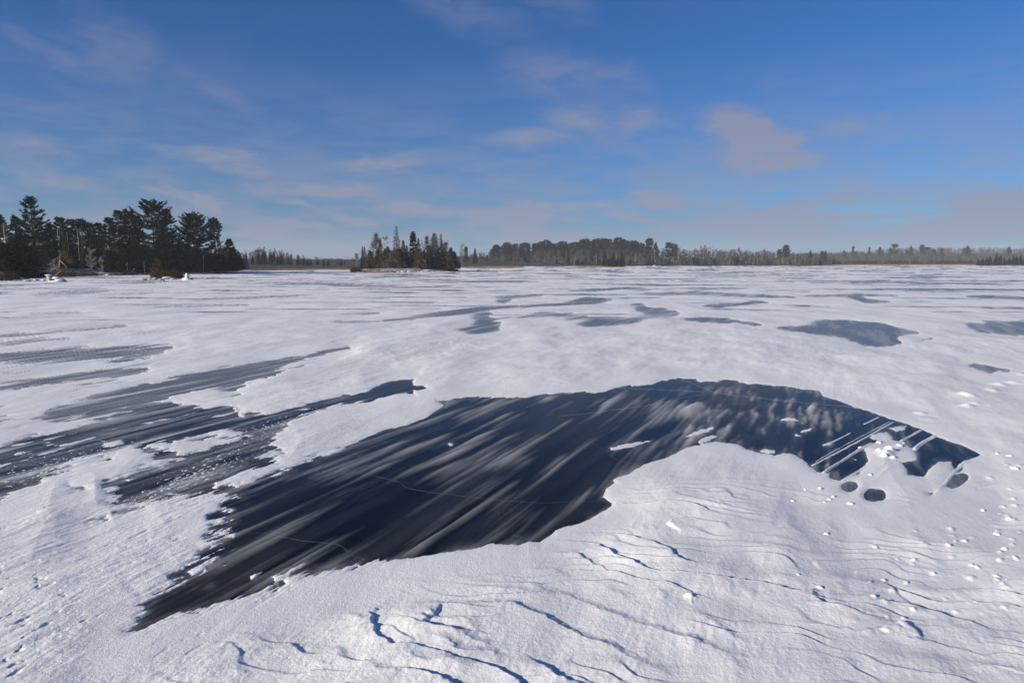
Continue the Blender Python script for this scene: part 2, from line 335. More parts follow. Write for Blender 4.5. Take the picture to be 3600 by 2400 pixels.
# ---- relief of the snow
H = np.zeros(U.shape)
H += fbm(WB / 3.2, WA / 5.0, 61, 3) * .075 * lod(3)
H += fbm(WB / .75, WA / 1.9, 63, 3) * .026 * lod(1)
rough = .35 + .65 * sstep(-U, -1300, -500) + .3 * sstep(V, 1900, 2250)
H += fbm(WB / .10, WA / .34, 65, 3, .62) * .0062 * lod(.25) * rough * (.4 + sstep(fbm(GX / .9, GY / .9, 67, 2), -.2, .3))
fl = fbm(WB / .09, WA / .22, 68, 3, .6) - .22; H -= np.clip(fl, 0, .2) * .05 * sstep(-U, -1250, -700) * sstep(V, 1330, 1450) * lod(.15) * sstep(fbm(GX / 1.2, GY / .8, 69, 2), -.25, .25)
H += fbm(GX / .045, GY / .045, 66, 2, .6) * .0020 * lod(.05)
# terraced drift edges : a warped ramp cut into steps, crest towards the sun, drop away from it
ph = (GY * .80 + GX * .42) / .50 + fbm(GX / 2.4, GY / 1.7, 71, 3) * 2.6 + .10 * fbm(GX / .12, GY / .12, 72, 2)
fr = ph - np.floor(ph); saw = fr * (1 - sstep(fr, .90, .99))
tm = sstep(fbm(GX / 2.6, GY / 1.3, 75, 2), .0, .35) * sstep(V, 1640, 1800) * sstep(U + .9 * (V - 2000), 900, 1500)
H += saw * .032 * tm * lod(.5)
ph2 = (GY * .9 + GX * .25) / .22 + fbm(GX / 1.3, GY / 1.0, 77, 3) * 2.4
fr2 = ph2 - np.floor(ph2); tm2 = sstep(fbm(GX / 1.5, GY / .9, 78, 2), -.08, .3) * sstep(U + .9 * (V - 2000), 700, 1300) * sstep(V, 1600, 1700)
H += fr2 * (1 - sstep(fr2, .82, .98)) * .016 * tm2 * lod(.25)
# middle distance wind ripples
rp = fbm(WB / .5, WA / .30, 81, 3, .6); H += np.maximum(rp - .05, 0) * .060 * sstep(-V, -1330, -1200) * sstep(fbm(GX / 6, GY / 9, 82, 2), -.1, .4) * lod(.5) * sstep(U, 500, 1100)
def line_field(pts, reach, wk=1.0):
    """signed distance (+ on the far side), position 0..1 along a surveyed crest line, on a window"""
    X, Y = px_ground(pts[:, 0], pts[:, 1])
    pad = reach / (np.hypot(X, Y).min()) * FPX
    x0, y0 = pts.min(0) - pad; x1, y1 = pts.max(0) + pad
    i0, i1 = np.searchsorted(PYS, (y0, y1)); j0, j1 = np.searchsorted(PXS, (x0, x1))
    sl = (slice(i0, i1), slice(j0, j1)); gx = GX[sl] + wrx[sl] * wk; gy = GY[sl] + wry[sl] * wk
    best = np.full(gx.shape, 1e9); sg = np.zeros(gx.shape); al = np.zeros(gx.shape)
    L = np.concatenate([[0], np.cumsum(np.hypot(np.diff(X), np.diff(Y)))])
    for k in range(len(X) - 1):
        ex, ey = X[k + 1] - X[k], Y[k + 1] - Y[k]; l2 = ex * ex + ey * ey + 1e-9
        t = np.clip(((gx - X[k]) * ex + (gy - Y[k]) * ey) / l2, 0, 1)
        d = np.hypot(gx - X[k] - t * ex, gy - Y[k] - t * ey); s = ex * (gy - Y[k]) - ey * (gx - X[k])
        m = d < best; best = np.where(m, d, best); sg = np.where(m, np.sign(s), sg); al = np.where(m, (L[k] + t * np.sqrt(l2)) / L[-1], al)
    return sl, best * sg, al, L[-1]
wrx = fbm(GX / .35, GY / .35, 91, 3) * .035 + fbm(GX / .06, GY / .06, 93, 2) * .022; wry = fbm(GX / .35, GY / .35, 92, 3) * .035 + fbm(GX / .06, GY / .06, 94, 2) * .022
CREST = [(.075, .55, "E 400,940 800,955 1100,960 1180,965 1250,1010 1400,1070 1550,1150 1700,1220 1850,1270 2000,1360 2200,1450 2352,1480"),
 (.060, .5, "E 1100,775 1320,820 1400,860 1550,905 1700,965 1800,1020 1950,1070 2100,1130 2352,1210 F 60,1225 150,1260 280,1310 400,1330 600,1375"),
 (.045, .3, "E 410,1055 530,1070 700,1070 860,1090 930,1150 1000,1190"), (.055, .3, "E 400,1140 650,1140 800,1165 900,1220 1000,1255 1100,1280 1160,1330"),
 (.065, .35, "E 560,1190 700,1220 780,1290 850,1315 1040,1320 1080,1390 1160,1430 1200,1470"), (.04, .3, "E 150,1195 230,1190 330,1205"),
 (.055, .35, "E 480,1250 470,1310 510,1370 600,1395 720,1385 810,1390 840,1470"), (.045, .3, "E 210,1390 240,1440 400,1465"), (.035, .25, "E 40,1015 120,1035 160,1075 220,1090"),
 (.04, .25, "E 1240,710 1400,700 1480,730 1560,770"), (.03, .25, "E 1510,505 1640,525 1720,570 1800,620"), (.035, .25, "E 1000,570 1300,570 1440,565 1600,590 1680,650 1770,690"),
 (.03, .25, "E 240,760 500,775 690,795"), (.028, .2, "E 600,745 900,760 1080,745 1230,710"), (.03, .2, "E 800,770 1000,800 1250,815"), (.032, .25, "E 750,840 950,840 1200,855 1280,880 1400,875 1500,945"),
 (.03, .25, "E 1800,860 1900,890 1950,935"), (.03, .3, "D 1420,1330 1800,1280 2100,1235 2280,1250"), (.03, .2, "D 2130,1345 2220,1380 2280,1370"), (.05, .25, "D 1620,1370 1610,1420 1700,1470"),
 (.04, .6, "D 160,1340 400,1180 560,1120 700,1040"), (.03, .5, "D 300,1290 480,1190 650,1110"), (.035, .3, "F 1000,505 1250,525 1400,555 1480,560 1600,600 1720,640 1800,690"), (.03, .25, "F 1000,600 1200,600 1400,620 1600,690 1900,740"),
 (.04, .35, "F 1090,945 1170,985 1250,1015 1450,1040 1530,1065 1700,1070 1900,1080 2100,1050 2352,1050"), (.035, .25, "F 1100,1080 1400,1080 1600,1110 1900,1120 2100,1110"), (.035, .25, "F 290,1365 350,1380 415,1450"),
 (.035, .3, "F 1050,1310 1120,1335 1190,1410"), (.045, .3, "F 2000,1385 2130,1385 2150,1430"), (.03, .25, "F 1700,1460 2000,1460 2100,1470"), (.022, .2, "F 270,340 500,355 640,375"), (.02, .2, "F 350,375 550,400 640,420"),
 (.026, .22, "F 340,440 500,475 650,500 800,540"), (.026, .22, "F 340,535 600,545 750,580 840,610"), (.025, .2, "F 600,765 740,775 850,820"), (.02, .2, "F 150,155 400,165 600,172"), (.02, .2, "F 680,150 800,165 900,200 935,225"),
 (.022, .25, "F 1420,810 1600,850 1950,875"), (.022, .25, "F 1240,915 1500,940 1650,945"), (.02, .2, "F 180,95 500,95 800,110"), (.018, .2, "F 270,200 420,215 480,245"), (.02, .2, "F 600,570 700,600 830,660"),
 (.022, .2, "F 650,705 760,720 860,760"), (.02, .2, "F 380,870 550,900 650,905"), (.018, .15, "F 980,320 960,360 1000,400 1080,440"), (.02, .15, "F 740,340 720,400 780,450 880,490"),
 (.025, .2, "F 1850,1040 2000,1020 2150,970 2352,950"), (.02, .2, "F 1050,800 1090,850 1110,880"), (.05, .28, "E 2170,870 2200,905 2260,920"), (.04, .25, "E 1625,440 1660,470"), (.03, .2, "E 1790,500 1860,515 1890,540"), (.025, .2, "E 1930,450 1960,480 2010,500"),
 (.05, .35, "F 0,940 60,925 90,940"), (.04, .3, "F 60,1010 200,1100 330,1190 520,1270"), (.02, .18, "E 1930,580 2000,600 2100,625"), (.03, .25, "E 1790,220 1850,240 1950,245 2060,240")]
for A0, L0, s in CREST:
    pts = P(s); sl_, d, al, LL = line_field(pts, L0 * 2.2)
    env = np.sin(np.clip(al, 0, 1) * math.pi) ** .5; env = np.where((al <= 0) | (al >= 1), 0, env)
    endf = np.minimum(al, 1 - al) * LL; env = np.clip(endf / (.22 * LL + .05), 0, 1) ** .7
    env = env * (.75 + .5 * fbm(GX[sl_] / .5, GY[sl_] / .5, 95, 2))
    prof = np.where(d < 0, np.exp(d / (L0 * .6)) * sstep(d, -L0 * 2.0, -L0 * .9), 1 - sstep(d, 0, .10))
    H[sl_] += .31 * A0 * env * prof - A0 * .12 * env * np.where(d > 0, np.exp(-d / .12), 0) * sstep(d, 0, .04)
for pts, wd, ht in TRACKS:
    sl_, d, al, LL = line_field(pts, .9, .22)
    wid = wd * PXW[sl_] * .8
    env = np.clip(np.minimum(al, 1 - al) * LL / .12, 0, 1)
    ridge = env * np.exp(-(d / wid) ** 2) * (1 + .5 * nz2[sl_])
    S[sl_] = np.maximum(S[sl_], (ridge - .40) * 12)
    TH[sl_] = np.maximum(TH[sl_], -.012 + ridge * ht * .9); H[sl_] += np.where(SW[sl_] > 0, ridge * ht * .6 - .4 * ht * np.exp(-((d - wid * 1.8) / wid) ** 2) * env, 0)
# rubble heap thrown up beside the tracks, and wind-carved nubs on the right
rg = np.random.RandomState(7)
def nub(px, py, r, h, lean=1.7):
    x, y = px_ground(px, py); pad = 3.2 * r / math.hypot(x, y) * FPX
    i0, i1 = np.searchsorted(PYS, (py - pad, py + pad)); j0, j1 = np.searchsorted(PXS, (px - pad, px + pad))
    if i1 <= i0 or j1 <= j0: return
    sl = (slice(i0, i1), slice(j0, j1)); dx = GX[sl] - x + wrx[sl]; dy = GY[sl] - y + wry[sl]
    a = dx * wx + dy * wy; b = dx * wy - dy * wx
    a = np.where(a < 0, a / lean, a)
    q = (a * a + b * b) / (r * r)
    H[sl] += h * np.exp(-np.minimum(q, 9) ** 1.4)
for k in range(48):
    px = rg.uniform(3250, 3640); py = rg.uniform(1560, 2080)
    if px < 3250 + (py - 1560) * .1 + rg.rand() * 220: continue
    nub(px, py, rg.uniform(.02, .045), rg.uniform(.008, .022))
for k in range(40): nub(rg.uniform(3050, 3600), rg.uniform(1760, 2200), rg.uniform(.015, .03), rg.uniform(.008, .02))
for (px, py) in ((3495, 1352), (3520, 1356), (3500, 1378), (3480, 1372), (3390, 1390), (3410, 1396), (3425, 1420), (3400, 1428), (3235, 1455), (3260, 1477), (3560, 1345), (3590, 1318), (3580, 1312)): nub(px, py, rg.uniform(.10, .15), rg.uniform(.03, .055), 1.3)
for k in range(24):
    a = rg.uniform(0, 6.28); rr = rg.rand() ** .6; nub(3112 + math.cos(a) * 66 * rr, 1582 + math.sin(a) * 24 * rr, rg.uniform(.05, .10), rg.uniform(.02, .05))
for k in range(12): nub(rg.uniform(3065, 3130), 1540 - rg.uniform(-10, 14), rg.uniform(.04, .08), rg.uniform(.02, .05))
for k in range(9): nub(rg.uniform(2985, 3022), 1675 + rg.uniform(-8, 8), rg.uniform(.03, .06), rg.uniform(.02, .04))
ZS = TH + H * inw * (1 + 0 * H)
ZS = np.where(S < 0, TH, ZS)
ZS = np.where((S >= 0), np.maximum(ZS, .004 * sstep(SW, 0, .05) + np.minimum(TH, .004)), ZS)
ZS = np.where(GY > 900, np.maximum(ZS, .02), ZS)
# ---- wind dust lying on the bare ice : faint streaks
st = fbm(WB / .16, WA / 3.2, 101, 4, .6); st2 = fbm(WB / .5, WA / 6.0, 103, 3, .55)
du = DUST * (.75 + .9 * st + .3) + .05 * np.clip(st2 + .2, 0, 1)
leftch = sstep(-U, -1500, -900) * sstep(-V, -1800, -1650)
stb = fbm(WB / .30, WA / 3.6, 107, 4, .55)
du = du + leftch * np.clip(-.02 + .45 * st + 1.1 * stb, 0, 1)
du = du + .5 * np.exp(-np.maximum(-SW, 0) / .03) * np.clip(nz2 + .25, 0, 1)
uf = sstep(-V, -1330, -1150)
ws = fbm(WB / .9, WA / 7.0, 105, 4, .62)
du = du + uf * (.42 * np.exp(np.clip(S, -60, 0) / (5 - 2.5 * sstep(-V, -1150, -1000))) + .8 * np.clip(ws, -.2, .3))
DUSTF = np.clip(du, 0, .92)
GRIDZ = ZS

# ------------------------------------------------------------------ materials of the lake
m_snow, t = mat('snow')
pos = t.n('ShaderNodeNewGeometry').outputs['Position']
fine = t.noise(pos, 55, 5, .7); mid = t.noise(pos, 9, 4, .6)
wnd = t.noise(t.mapping(pos, (1, .28, 1), (0, 0, WD)), 16, 5, .65)
nrm = bump(t, fine, .65, .010); nrm = bump(t, wnd, .28, .014, nrm)
blot = t.noise(t.mapping(pos, (1, .30, 1), (0, 0, WD)), .55, 6, .66)
sc_ = t.mix(t.ramp(blot, .34, .62), (.69, .695, .715), (.86, .85, .84))
bsdf(t, sc_, .62, .25, nrm)
m_ice, t = mat('lake_ice')
pos = t.n('ShaderNodeNewGeometry').outputs['Position']
at = t.n('ShaderNodeAttribute', attribute_name='dust').outputs['Fac']
grain = t.noise(t.mapping(pos, (1, .22, 1), (0, 0, WD)), 14, 5, .7)
speck = t.noise(pos, 70, 3, .7)
f = t.math('ADD', at, t.math('MULTIPLY', t.math('SUBTRACT', grain, .5), t.math('MULTIPLY', at, 1.1)), clamp=True)
f = t.math('ADD', f, t.ramp(speck, .70, .78, 0, .35), clamp=True)
cl = t.noise(pos, .5, 5, .6)
deep = t.mix(t.ramp(cl, .35, .7), (.0045, .0052, .0072), (.0075, .0090, .0125))
icol = t.mix(f, deep, (.70, .72, .76))
rgh = t.math('ADD', .10, t.math('MULTIPLY', f, .6)); rgh = t.math('ADD', rgh, t.ramp(grain, .4, .7, 0, .10))
inr = bump(t, t.noise(t.mapping(pos, (.35, 1, 1), (0, 0, 0)), 9, 4, .6), .16, .01)
b = bsdf(t, icol, rgh, .13, inr); b.inputs['IOR'].default_value = 1.31

# ------------------------------------------------------------------ the two sheets
def sheet(name, Z, keep, m, attr=None):
    idx = np.arange(NR * NC).reshape(NR, NC)
    q = keep[:-1, :-1] | keep[1:, :-1] | keep[:-1, 1:] | keep[1:, 1:]
    f = np.stack([idx[1:, :-1][q], idx[1:, 1:][q], idx[:-1, 1:][q], idx[:-1, :-1][q]], 1)
    used = np.zeros(NR * NC, bool); used[f.ravel()] = True
    re_ = np.cumsum(used) - 1
    co = np.stack([GX.ravel(), GY.ravel(), Z.ravel()], 1)[used]
    me = mesh_np(name, co, re_[f], m, smooth=True)
    if attr is not None:
        a = me.attributes.new('dust', 'FLOAT', 'POINT'); a.data.foreach_set('value', attr.ravel()[used].astype(np.float32))
    return link(name, me)
snow = sheet('snow_cover', ZS, ZS > -.004, m_snow); tag(snow, 'wind-packed white snow lying in drifts on the frozen lake', kind='structure')
ice_o = sheet('lake_ice', ZS * 0, ZS < .012, m_ice, DUSTF); tag(ice_o, 'bare dark lake ice swept clear between the snow drifts', kind='structure')
# lake bed and land underneath, reaching past the horizon
m_land, t = mat('snowy_land'); pos = t.n('ShaderNodeNewGeometry').outputs['Position']
bsdf(t, t.mix(t.ramp(t.noise(pos, .2, 5, .6), .35, .65), (.62, .64, .68), (.76, .78, .82)), .8, .2)
g = mesh_np('ground', [(-9000, -6000, -.4), (9000, -6000, -.4), (9000, 14000, -.4), (-9000, 14000, -.4)], [(0, 1, 2, 3)], m_land)
tag(link('ground', g), kind='structure')
# ------------------------------------------------------------------ woods
def foliage_mat(name, dark, light, frost=0.0, tipc=None):
    m, t = mat(name)
    oi = t.n('ShaderNodeObjectInfo').outputs['Random']; pos = t.n('ShaderNodeNewGeometry').outputs['Position']
    n1 = t.noise(pos, 1.1, 3, .6); n2 = t.noise(pos, 7, 2, .6)
    f = t.math('ADD', t.math('MULTIPLY', t.ramp(n1, .35, .65), .55), t.math('MULTIPLY', t.ramp(n2, .35, .65), .35)); f = t.math('ADD', f, t.math('MULTIPLY', oi, .25), clamp=True)
    c = t.mix(f, dark, light)
    if frost: c = t.mix(t.ramp(t.noise(pos, 2.6, 4, .7), .62 - frost * .25, .80 - frost * .2, 0, .75), c, (.52, .53, .55))
    bsdf(t, c, .8, .05)
    return m
F_PINE = foliage_mat('white_pine_needles', (.010, .018, .009), (.030, .042, .018))
F_FIR = foliage_mat('fir_needles', (.016, .024, .013), (.066, .072, .030), .12)
F_SPRUCE = foliage_mat('spruce_needles', (.008, .012, .008), (.028, .034, .020), .16)
F_CEDAR = foliage_mat('cedar_sprays', (.030, .026, .012), (.135, .100, .042), .10)
F_BROWN = foliage_mat('browned_cedar_sprays', (.045, .034, .022), (.120, .090, .058), .35)
F_FROST = foliage_mat('frosted_needles', (.030, .036, .028), (.085, .088, .072), .62)
F_FARP = foliage_mat('distant_pine_needles', (.014, .024, .014), (.036, .048, .028))
F_TWIG = foliage_mat('bare_twigs', (.038, .032, .026), (.092, .077, .064), .04)
F_TWIGF = foliage_mat('frosted_twigs', (.16, .14, .13), (.34, .32, .31), .5)
F_RUST = foliage_mat('rusty_brush', (.032, .021, .013), (.080, .050, .028))
F_REED = foliage_mat('dry_reed', (.16, .085, .034), (.34, .20, .085))
def plain(name, a, b, sc=6, rough=.85, stretch=(1, 1, .2)):
    m, t = mat(name); pos = t.n('ShaderNodeTexCoord').outputs['Object']
    n = t.noise(t.mapping(pos, stretch), sc, 4, .65); bsdf(t, t.mix(t.ramp(n, .35, .65), a, b), rough, .2, bump(t, n, .5, .02)); return m
BARK = plain('dark_bark', (.020, .016, .013), (.055, .045, .037))
BIRCH = plain('birch_bark', (.34, .31, .27), (.62, .58, .53), 3, stretch=(1, 1, 1.5))
GREYW = plain('weathered_wood', (.16, .145, .13), (.36, .33, .30))
ASPEN = plain('grey_bark', (.10, .085, .072), (.23, .20, .175))

class G:
    """triangle soup with two material slots"""
    def __init__(s): s.v = []; s.f = []; s.m = []; s.n = 0
    def add(s, v, f, mi=0):
        v = np.asarray(v, float).reshape(-1, 3); f = np.asarray(f, int).reshape(-1, 3)
        s.v.append(v); s.f.append(f + s.n); s.m.append(np.full(len(f), mi)); s.n += len(v)
    def tube(s, pts, rad, k=5, mi=0):
        pts = np.asarray(pts, float); n = len(pts); rad = np.broadcast_to(rad, n)
        d = np.gradient(pts, axis=0); d /= np.linalg.norm(d, axis=1, keepdims=True) + 1e-9
        ref = np.where(np.abs(d[:, 2:3]) > .8, [[1., 0, 0]], [[0, 0, 1.]])
        u = np.cross(d, ref); u /= np.linalg.norm(u, axis=1, keepdims=True) + 1e-9; w_ = np.cross(d, u)
        a = np.arange(k) * 2 * math.pi / k
        v = pts[:, None] + (u[:, None] * np.cos(a)[None, :, None] + w_[:, None] * np.sin(a)[None, :, None]) * rad[:, None, None]
        f = []
        for i in range(n - 1):
            for j in range(k):
                p, q = i * k + j, i * k + (j + 1) % k; f += [(p, q, q + k), (p, q + k, p + k)]
        for j in range(1, k - 1): f += [((n - 1) * k, (n - 1) * k + j, (n - 1) * k + j + 1), (0, j + 1, j)]
        s.add(v, f, mi)
    def blades(s, c, d, ln, wd, mi=0, rs=None):
        """one thin triangle per row: centre c, direction d"""
        n = len(c); d = d / (np.linalg.norm(d, axis=1, keepdims=True) + 1e-9)
        r = rs.normal(size=(n, 3)); u = np.cross(d, r); u /= np.linalg.norm(u, axis=1, keepdims=True) + 1e-9
        ln = np.broadcast_to(ln, n)[:, None]; wd = np.broadcast_to(wd, n)[:, None]
        v = np.stack([c - u * wd / 2, c + u * wd / 2, c + d * ln], 1)
        s.add(v, np.arange(3 * n).reshape(-1, 3), mi)
    def mesh(s, name, mats):
        return mesh_np(name, np.concatenate(s.v), np.concatenate(s.f), mats, matidx=np.concatenate(s.m))

def trunk_pts(H, rs, lean=.02, n=8, bend=.15):
    z = np.linspace(0, 1, n); ax = rs.uniform(-1, 1, 2) * lean * H
    w_ = np.cumsum(rs.normal(size=(n, 2)), 0) * bend * .1; w_[0] = 0
    return np.stack([ax[0] * z + w_[:, 0], ax[1] * z + w_[:, 1], z * H - .3 * (z == 0)], 1)
def on_trunk(tp, z): return np.array([np.interp(z, tp[:, 2], tp[:, 0]), np.interp(z, tp[:, 2], tp[:, 1]), z])

def gen_pine(seed, H, Rd, low=.22, shape=0, dens=1.0, sizef=1.0):
    Rd = Rd * 1.12
    rs = np.random.RandomState(seed); tr, cr = G(), G(); tp = trunk_pts(H, rs, .015)
    tr.tube(tp, np.linspace(H * .017, H * .003, 8), 7)
    z = H * low; off = rs.uniform(0, 6)
    while z < H * .985:
        q = (z / H - low) / (1 - low)
        if shape == 0: prof = (1 - q) ** .75 * 1.0 + .07
        elif shape == 1: prof = min(1, .55 + q * 1.5) * math.sqrt(max(0, 1 - q ** 2.6)) + .1
        else: prof = (.75 + .25 * math.sin(q * 9)) * (1 - q) ** .55 + .08
        if rs.rand() < .85 or q > .8:
            for k in range(rs.randint(4, 7)):
                off += 2.4 + rs.normal() * .3; L = Rd * prof * rs.uniform(.62, 1.08) * (1.15 if rs.rand() < .15 else 1)
                up = (-.12 + .9 * q ** 1.6) + rs.normal() * .06
                s_ = np.linspace(0, 1, 7); h = s_ * math.cos(math.atan(up)) * L; dz = up * h + .16 * L * s_ ** 3 - .06 * L * np.sin(s_ * 3.1)
                base = on_trunk(tp, z); pts = base + np.stack([np.cos(off) * h, np.sin(off) * h, dz], 1)
                cr.tube(pts[:-1], np.linspace(.012 * L + .02, .012, 6), 3, 1)
                n = int(max(5, L * 9.5) * dens); u = rs.uniform(.22, 1.0, n) ** .75
                c = np.stack([np.interp(u, s_, pts[:, i]) for i in range(3)], 1)
                side = rs.choice([-1, 1], n) * rs.uniform(0, .30, n) * L * (1.15 - u) * 1.2
                c += np.stack([-np.sin(off) * side, np.cos(off) * side, np.abs(side) * .06 + rs.normal(size=n) * .04], 1)
                m = 7; c2 = np.repeat(c, m, 0)
                d = np.stack([np.cos(off) + rs.normal(size=n * m) * .75, np.sin(off) + rs.normal(size=n * m) * .75, .40 + rs.normal(size=n * m) * .28], 1)
                d[:, :2] += np.repeat(np.sign(side), m)[:, None] * np.array([[-math.sin(off), math.cos(off)]]) * .6
                cr.blades(c2, d, rs.uniform(.32, .66, n * m) * sizef, rs.uniform(.11, .20, n * m) * sizef, 0, rs)
        z += H * rs.uniform(.020, .040)
    return tr, cr
def gen_fir(seed, H, Rd, low=.04, droop=-.25, ragged=.25, dens=1.0, open_=False, sizef=1.0):
    """spruce / fir : tiers of flat sprays"""
    Rd = Rd * 1.15
    rs = np.random.RandomState(seed); tr, cr = G(), G(); tp = trunk_pts(H, rs, .008, bend=.05)
    tr.tube(tp, np.linspace(H * .014, H * .002, 8), 6)
    z = H * low; off = 0; step = H * (.030 if open_ else .020)
    while z < H * .99:
        q = (z / H - low) / (1 - low); prof = (1 - q) ** .85 * (1 - .25 * math.exp(-q * 9)) + .03; lvl = rs.uniform(1 - ragged, 1)
        for k in range(6 if open_ else 7):
            off += 2.4 + rs.normal() * .25; L = Rd * prof * lvl * rs.uniform(.75, 1.1)
            if L < .1: L = .1
            up = droop * (1 - q) + .8 * q ** 2
            s_ = np.linspace(0, 1, 4); h = s_ * L; dz = up * h + .22 * L * s_ ** 2
            pts = on_trunk(tp, z) + np.stack([np.cos(off) * h, np.sin(off) * h, dz], 1)
            cr.tube(pts[:3], np.array([.025, .018, .008]) * (.5 + L * .3), 3, 1)
            n = int(max(4, L * 6) * dens); u = rs.uniform(.12, 1, n) ** .8
            c = np.stack([np.interp(u, s_, pts[:, i]) for i in range(3)], 1)
            sd = rs.uniform(-1, 1, n) * .38 * L * (1.1 - u); c += np.stack([-np.sin(off) * sd, np.cos(off) * sd, -np.abs(sd) * .12], 1)
            m = 4; c2 = np.repeat(c, m, 0); sd2 = np.repeat(sd, m)
            d = np.stack([np.cos(off) - np.sin(off) * np.sign(sd2) * .7 + rs.normal(size=n * m) * .35, np.sin(off) + np.cos(off) * np.sign(sd2) * .7 + rs.normal(size=n * m) * .35, -.10 + rs.normal(size=n * m) * .28], 1)
            cr.blades(c2, d, rs.uniform(.30, .62, n * m) * sizef * (1 - .5 * q), rs.uniform(.16, .30, n * m) * sizef * (1 - .5 * q), 0, rs)
        z += step * rs.uniform(.8, 1.25)
    n = 14; c = np.stack([np.zeros(n), np.zeros(n), H * rs.uniform(.9, .98, n)], 1) + [on_trunk(tp, H)[0], on_trunk(tp, H)[1], 0]
    cr.blades(c, np.stack([rs.normal(size=n) * .5, rs.normal(size=n) * .5, np.ones(n) * 1.6], 1), .32 * sizef, .08 * sizef, 0, rs)
    return tr, cr
def gen_cedar(seed, H, Rd, dens=1.0, low=.0, sizef=1.0):
    """cedar : a dense ragged cone of upswept sprays grouped in lobes"""
    Rd = Rd * 1.25
    rs = np.random.RandomState(seed); tr, cr = G(), G(); tp = trunk_pts(H, rs, .02)
    tr.tube(tp, np.linspace(H * .018, H * .003, 8), 6)
    nl = int(80 * dens * max(.6, H / 10)); zz = H * (low + (1 - low) * rs.uniform(0.02, 1, nl) ** 1.15); 
    for z in zz:
        q = (z / H - low) / (1 - low); pr = Rd * ((1 - q) ** .85 * 1.0 + .02); a = rs.uniform(0, 6.28); r = pr * rs.uniform(.25, 1.0)
        c0 = on_trunk(tp, z) + np.array([math.cos(a) * r, math.sin(a) * r, 0])
        sz = (.35 + .30 * Rd * (1 - q * .6)) * rs.uniform(.6, 1.15)
        cr.tube([on_trunk(tp, max(.1, z - r * .5)), c0], [.035, .015], 3, 1)
        n = 44; p = rs.normal(size=(n, 3)) * [sz * .42, sz * .42, sz * .50] + c0; p[:, 2] = np.maximum(p[:, 2], .05)
        d = np.stack([math.cos(a) * .6 + rs.normal(size=n) * .55, math.sin(a) * .6 + rs.normal(size=n) * .55, .55 + rs.normal(size=n) * .5], 1)
        cr.blades(p, d, rs.uniform(.30, .6, n) * sizef * (1 - .35 * q), rs.uniform(.16, .30, n) * sizef * (1 - .35 * q), 0, rs)
    return tr, cr
def gen_bare(seed, H, Rd, twigs=900, low=.35, tw=.035, multi=1, tilt=.03):
    """leafless birch / aspen"""
    rs = np.random.RandomState(seed); tr, cr = G(), G()
    for mstem in range(multi):
        tp = trunk_pts(H * rs.uniform(.85, 1), rs, tilt + .08 * (multi > 1), bend=.5); Hh = tp[-1, 2]
        tr.tube(tp, np.linspace(H * .010, H * .0025, 8), 5); ends = []
        for k in range(int(16 / multi) + 3):
            z = Hh * rs.uniform(low, .97); q = z / Hh; a = rs.uniform(0, 6.28); L = Rd * rs.uniform(.55, 1.05) * (1.15 - .6 * q)
            s_ = np.linspace(0, 1, 4); up = rs.uniform(.7, 1.6); b0 = on_trunk(tp, z); 
            pts = b0 + np.stack([np.cos(a) * s_ * L * .8, np.sin(a) * s_ * L * .8, up * L * s_ * .8 - .12 * L * s_ ** 2], 1)
            pts[:, 2] = np.minimum(pts[:, 2], H * 1.0); pts[1:3] += rs.normal(size=(2, 3)) * .08 * L
            (tr if rs.rand() < .35 else cr).tube(pts, np.linspace(.035, .012, 4) * max(.6, H / 14), 3, 0); ends.append(pts)
        ends = np.array(ends); n = twigs // multi; e = rs.randint(0, len(ends), n); u = rs.uniform(.25, 1, n) * 3
        i = np.minimum(u.astype(int), 2); fr_ = (u - i)[:, None]; c = ends[e, i] * (1 - fr_) + ends[e, i + 1] * fr_
        dr = ends[e, 3] - ends[e, 0]; dr /= np.linalg.norm(dr, axis=1, keepdims=True); d = dr + rs.normal(size=(n, 3)) * .65 + [0, 0, .35]
        c += rs.normal(size=(n, 3)) * .06 * Rd
        cr.blades(c, d, rs.uniform(.35, 1.0, n) * Rd * .35, tw * rs.uniform(.7, 1.4, n), 0, rs)
    return tr, cr
def gen_brush(seed, w_, d_, h, n=900, wd=.03, ln=.8, dome=True):
    rs = np.random.RandomState(seed); cr = G(); x = rs.uniform(-1, 1, n); y = rs.uniform(-1, 1, n); k = x * x + y * y < 1; x, y = x[k], y[k]
    hh = h * (np.sqrt(1 - (x * x + y * y)) * .8 + .2) if dome else np.full(len(x), h); z = rs.uniform(0, .75, len(x)) * hh
    c = np.stack([x * w_, y * d_, z], 1); dd = np.stack([x * .4 + rs.normal(size=len(x)) * .35, y * .4 + rs.normal(size=len(x)) * .35, np.ones(len(x))], 1)
    cr.blades(c, dd, ln * h * rs.uniform(.25, .6, len(x)), wd, 0, rs); return cr

def whereY(px, top, Y):
    d = px_dir(px, top); return d.x / d.y * Y, CAM_H + d.z / d.y * Y
def thing(name, label, cat, x, y, z, group=None, rz=0):
    o = bpy.data.objects.new(name, None); COL.objects.link(o); o.location = (x, y, z); o.rotation_euler = (0, 0, rz); o.empty_display_size = .3
    return tag(o, label, cat, group)
def tree(name, label, kind, px, top, Y, half, fol, bark=BARK, z0=.4, group=None, cat='tree', **kw):
    x, zt = whereY(px, top, Y); H = max(1.0, zt - z0); Rd = half / FPX * Y; sd = int(px * 7 + top * 3)
    gen = dict(pine=gen_pine, fir=gen_fir, cedar=gen_cedar, bare=gen_bare)[kind]
    if kind in ('fir', 'cedar'): kw.setdefault('sizef', min(1, max(.5, Rd / 2.2)))
    tr, cr = gen(sd, H, Rd, **kw)
    root = thing(name, label, cat, x, Y, z0, group)
    link('trunk', tr.mesh('trunk', [bark]), root); link('crown', cr.mesh('crown', [fol, bark]), root)
    return root

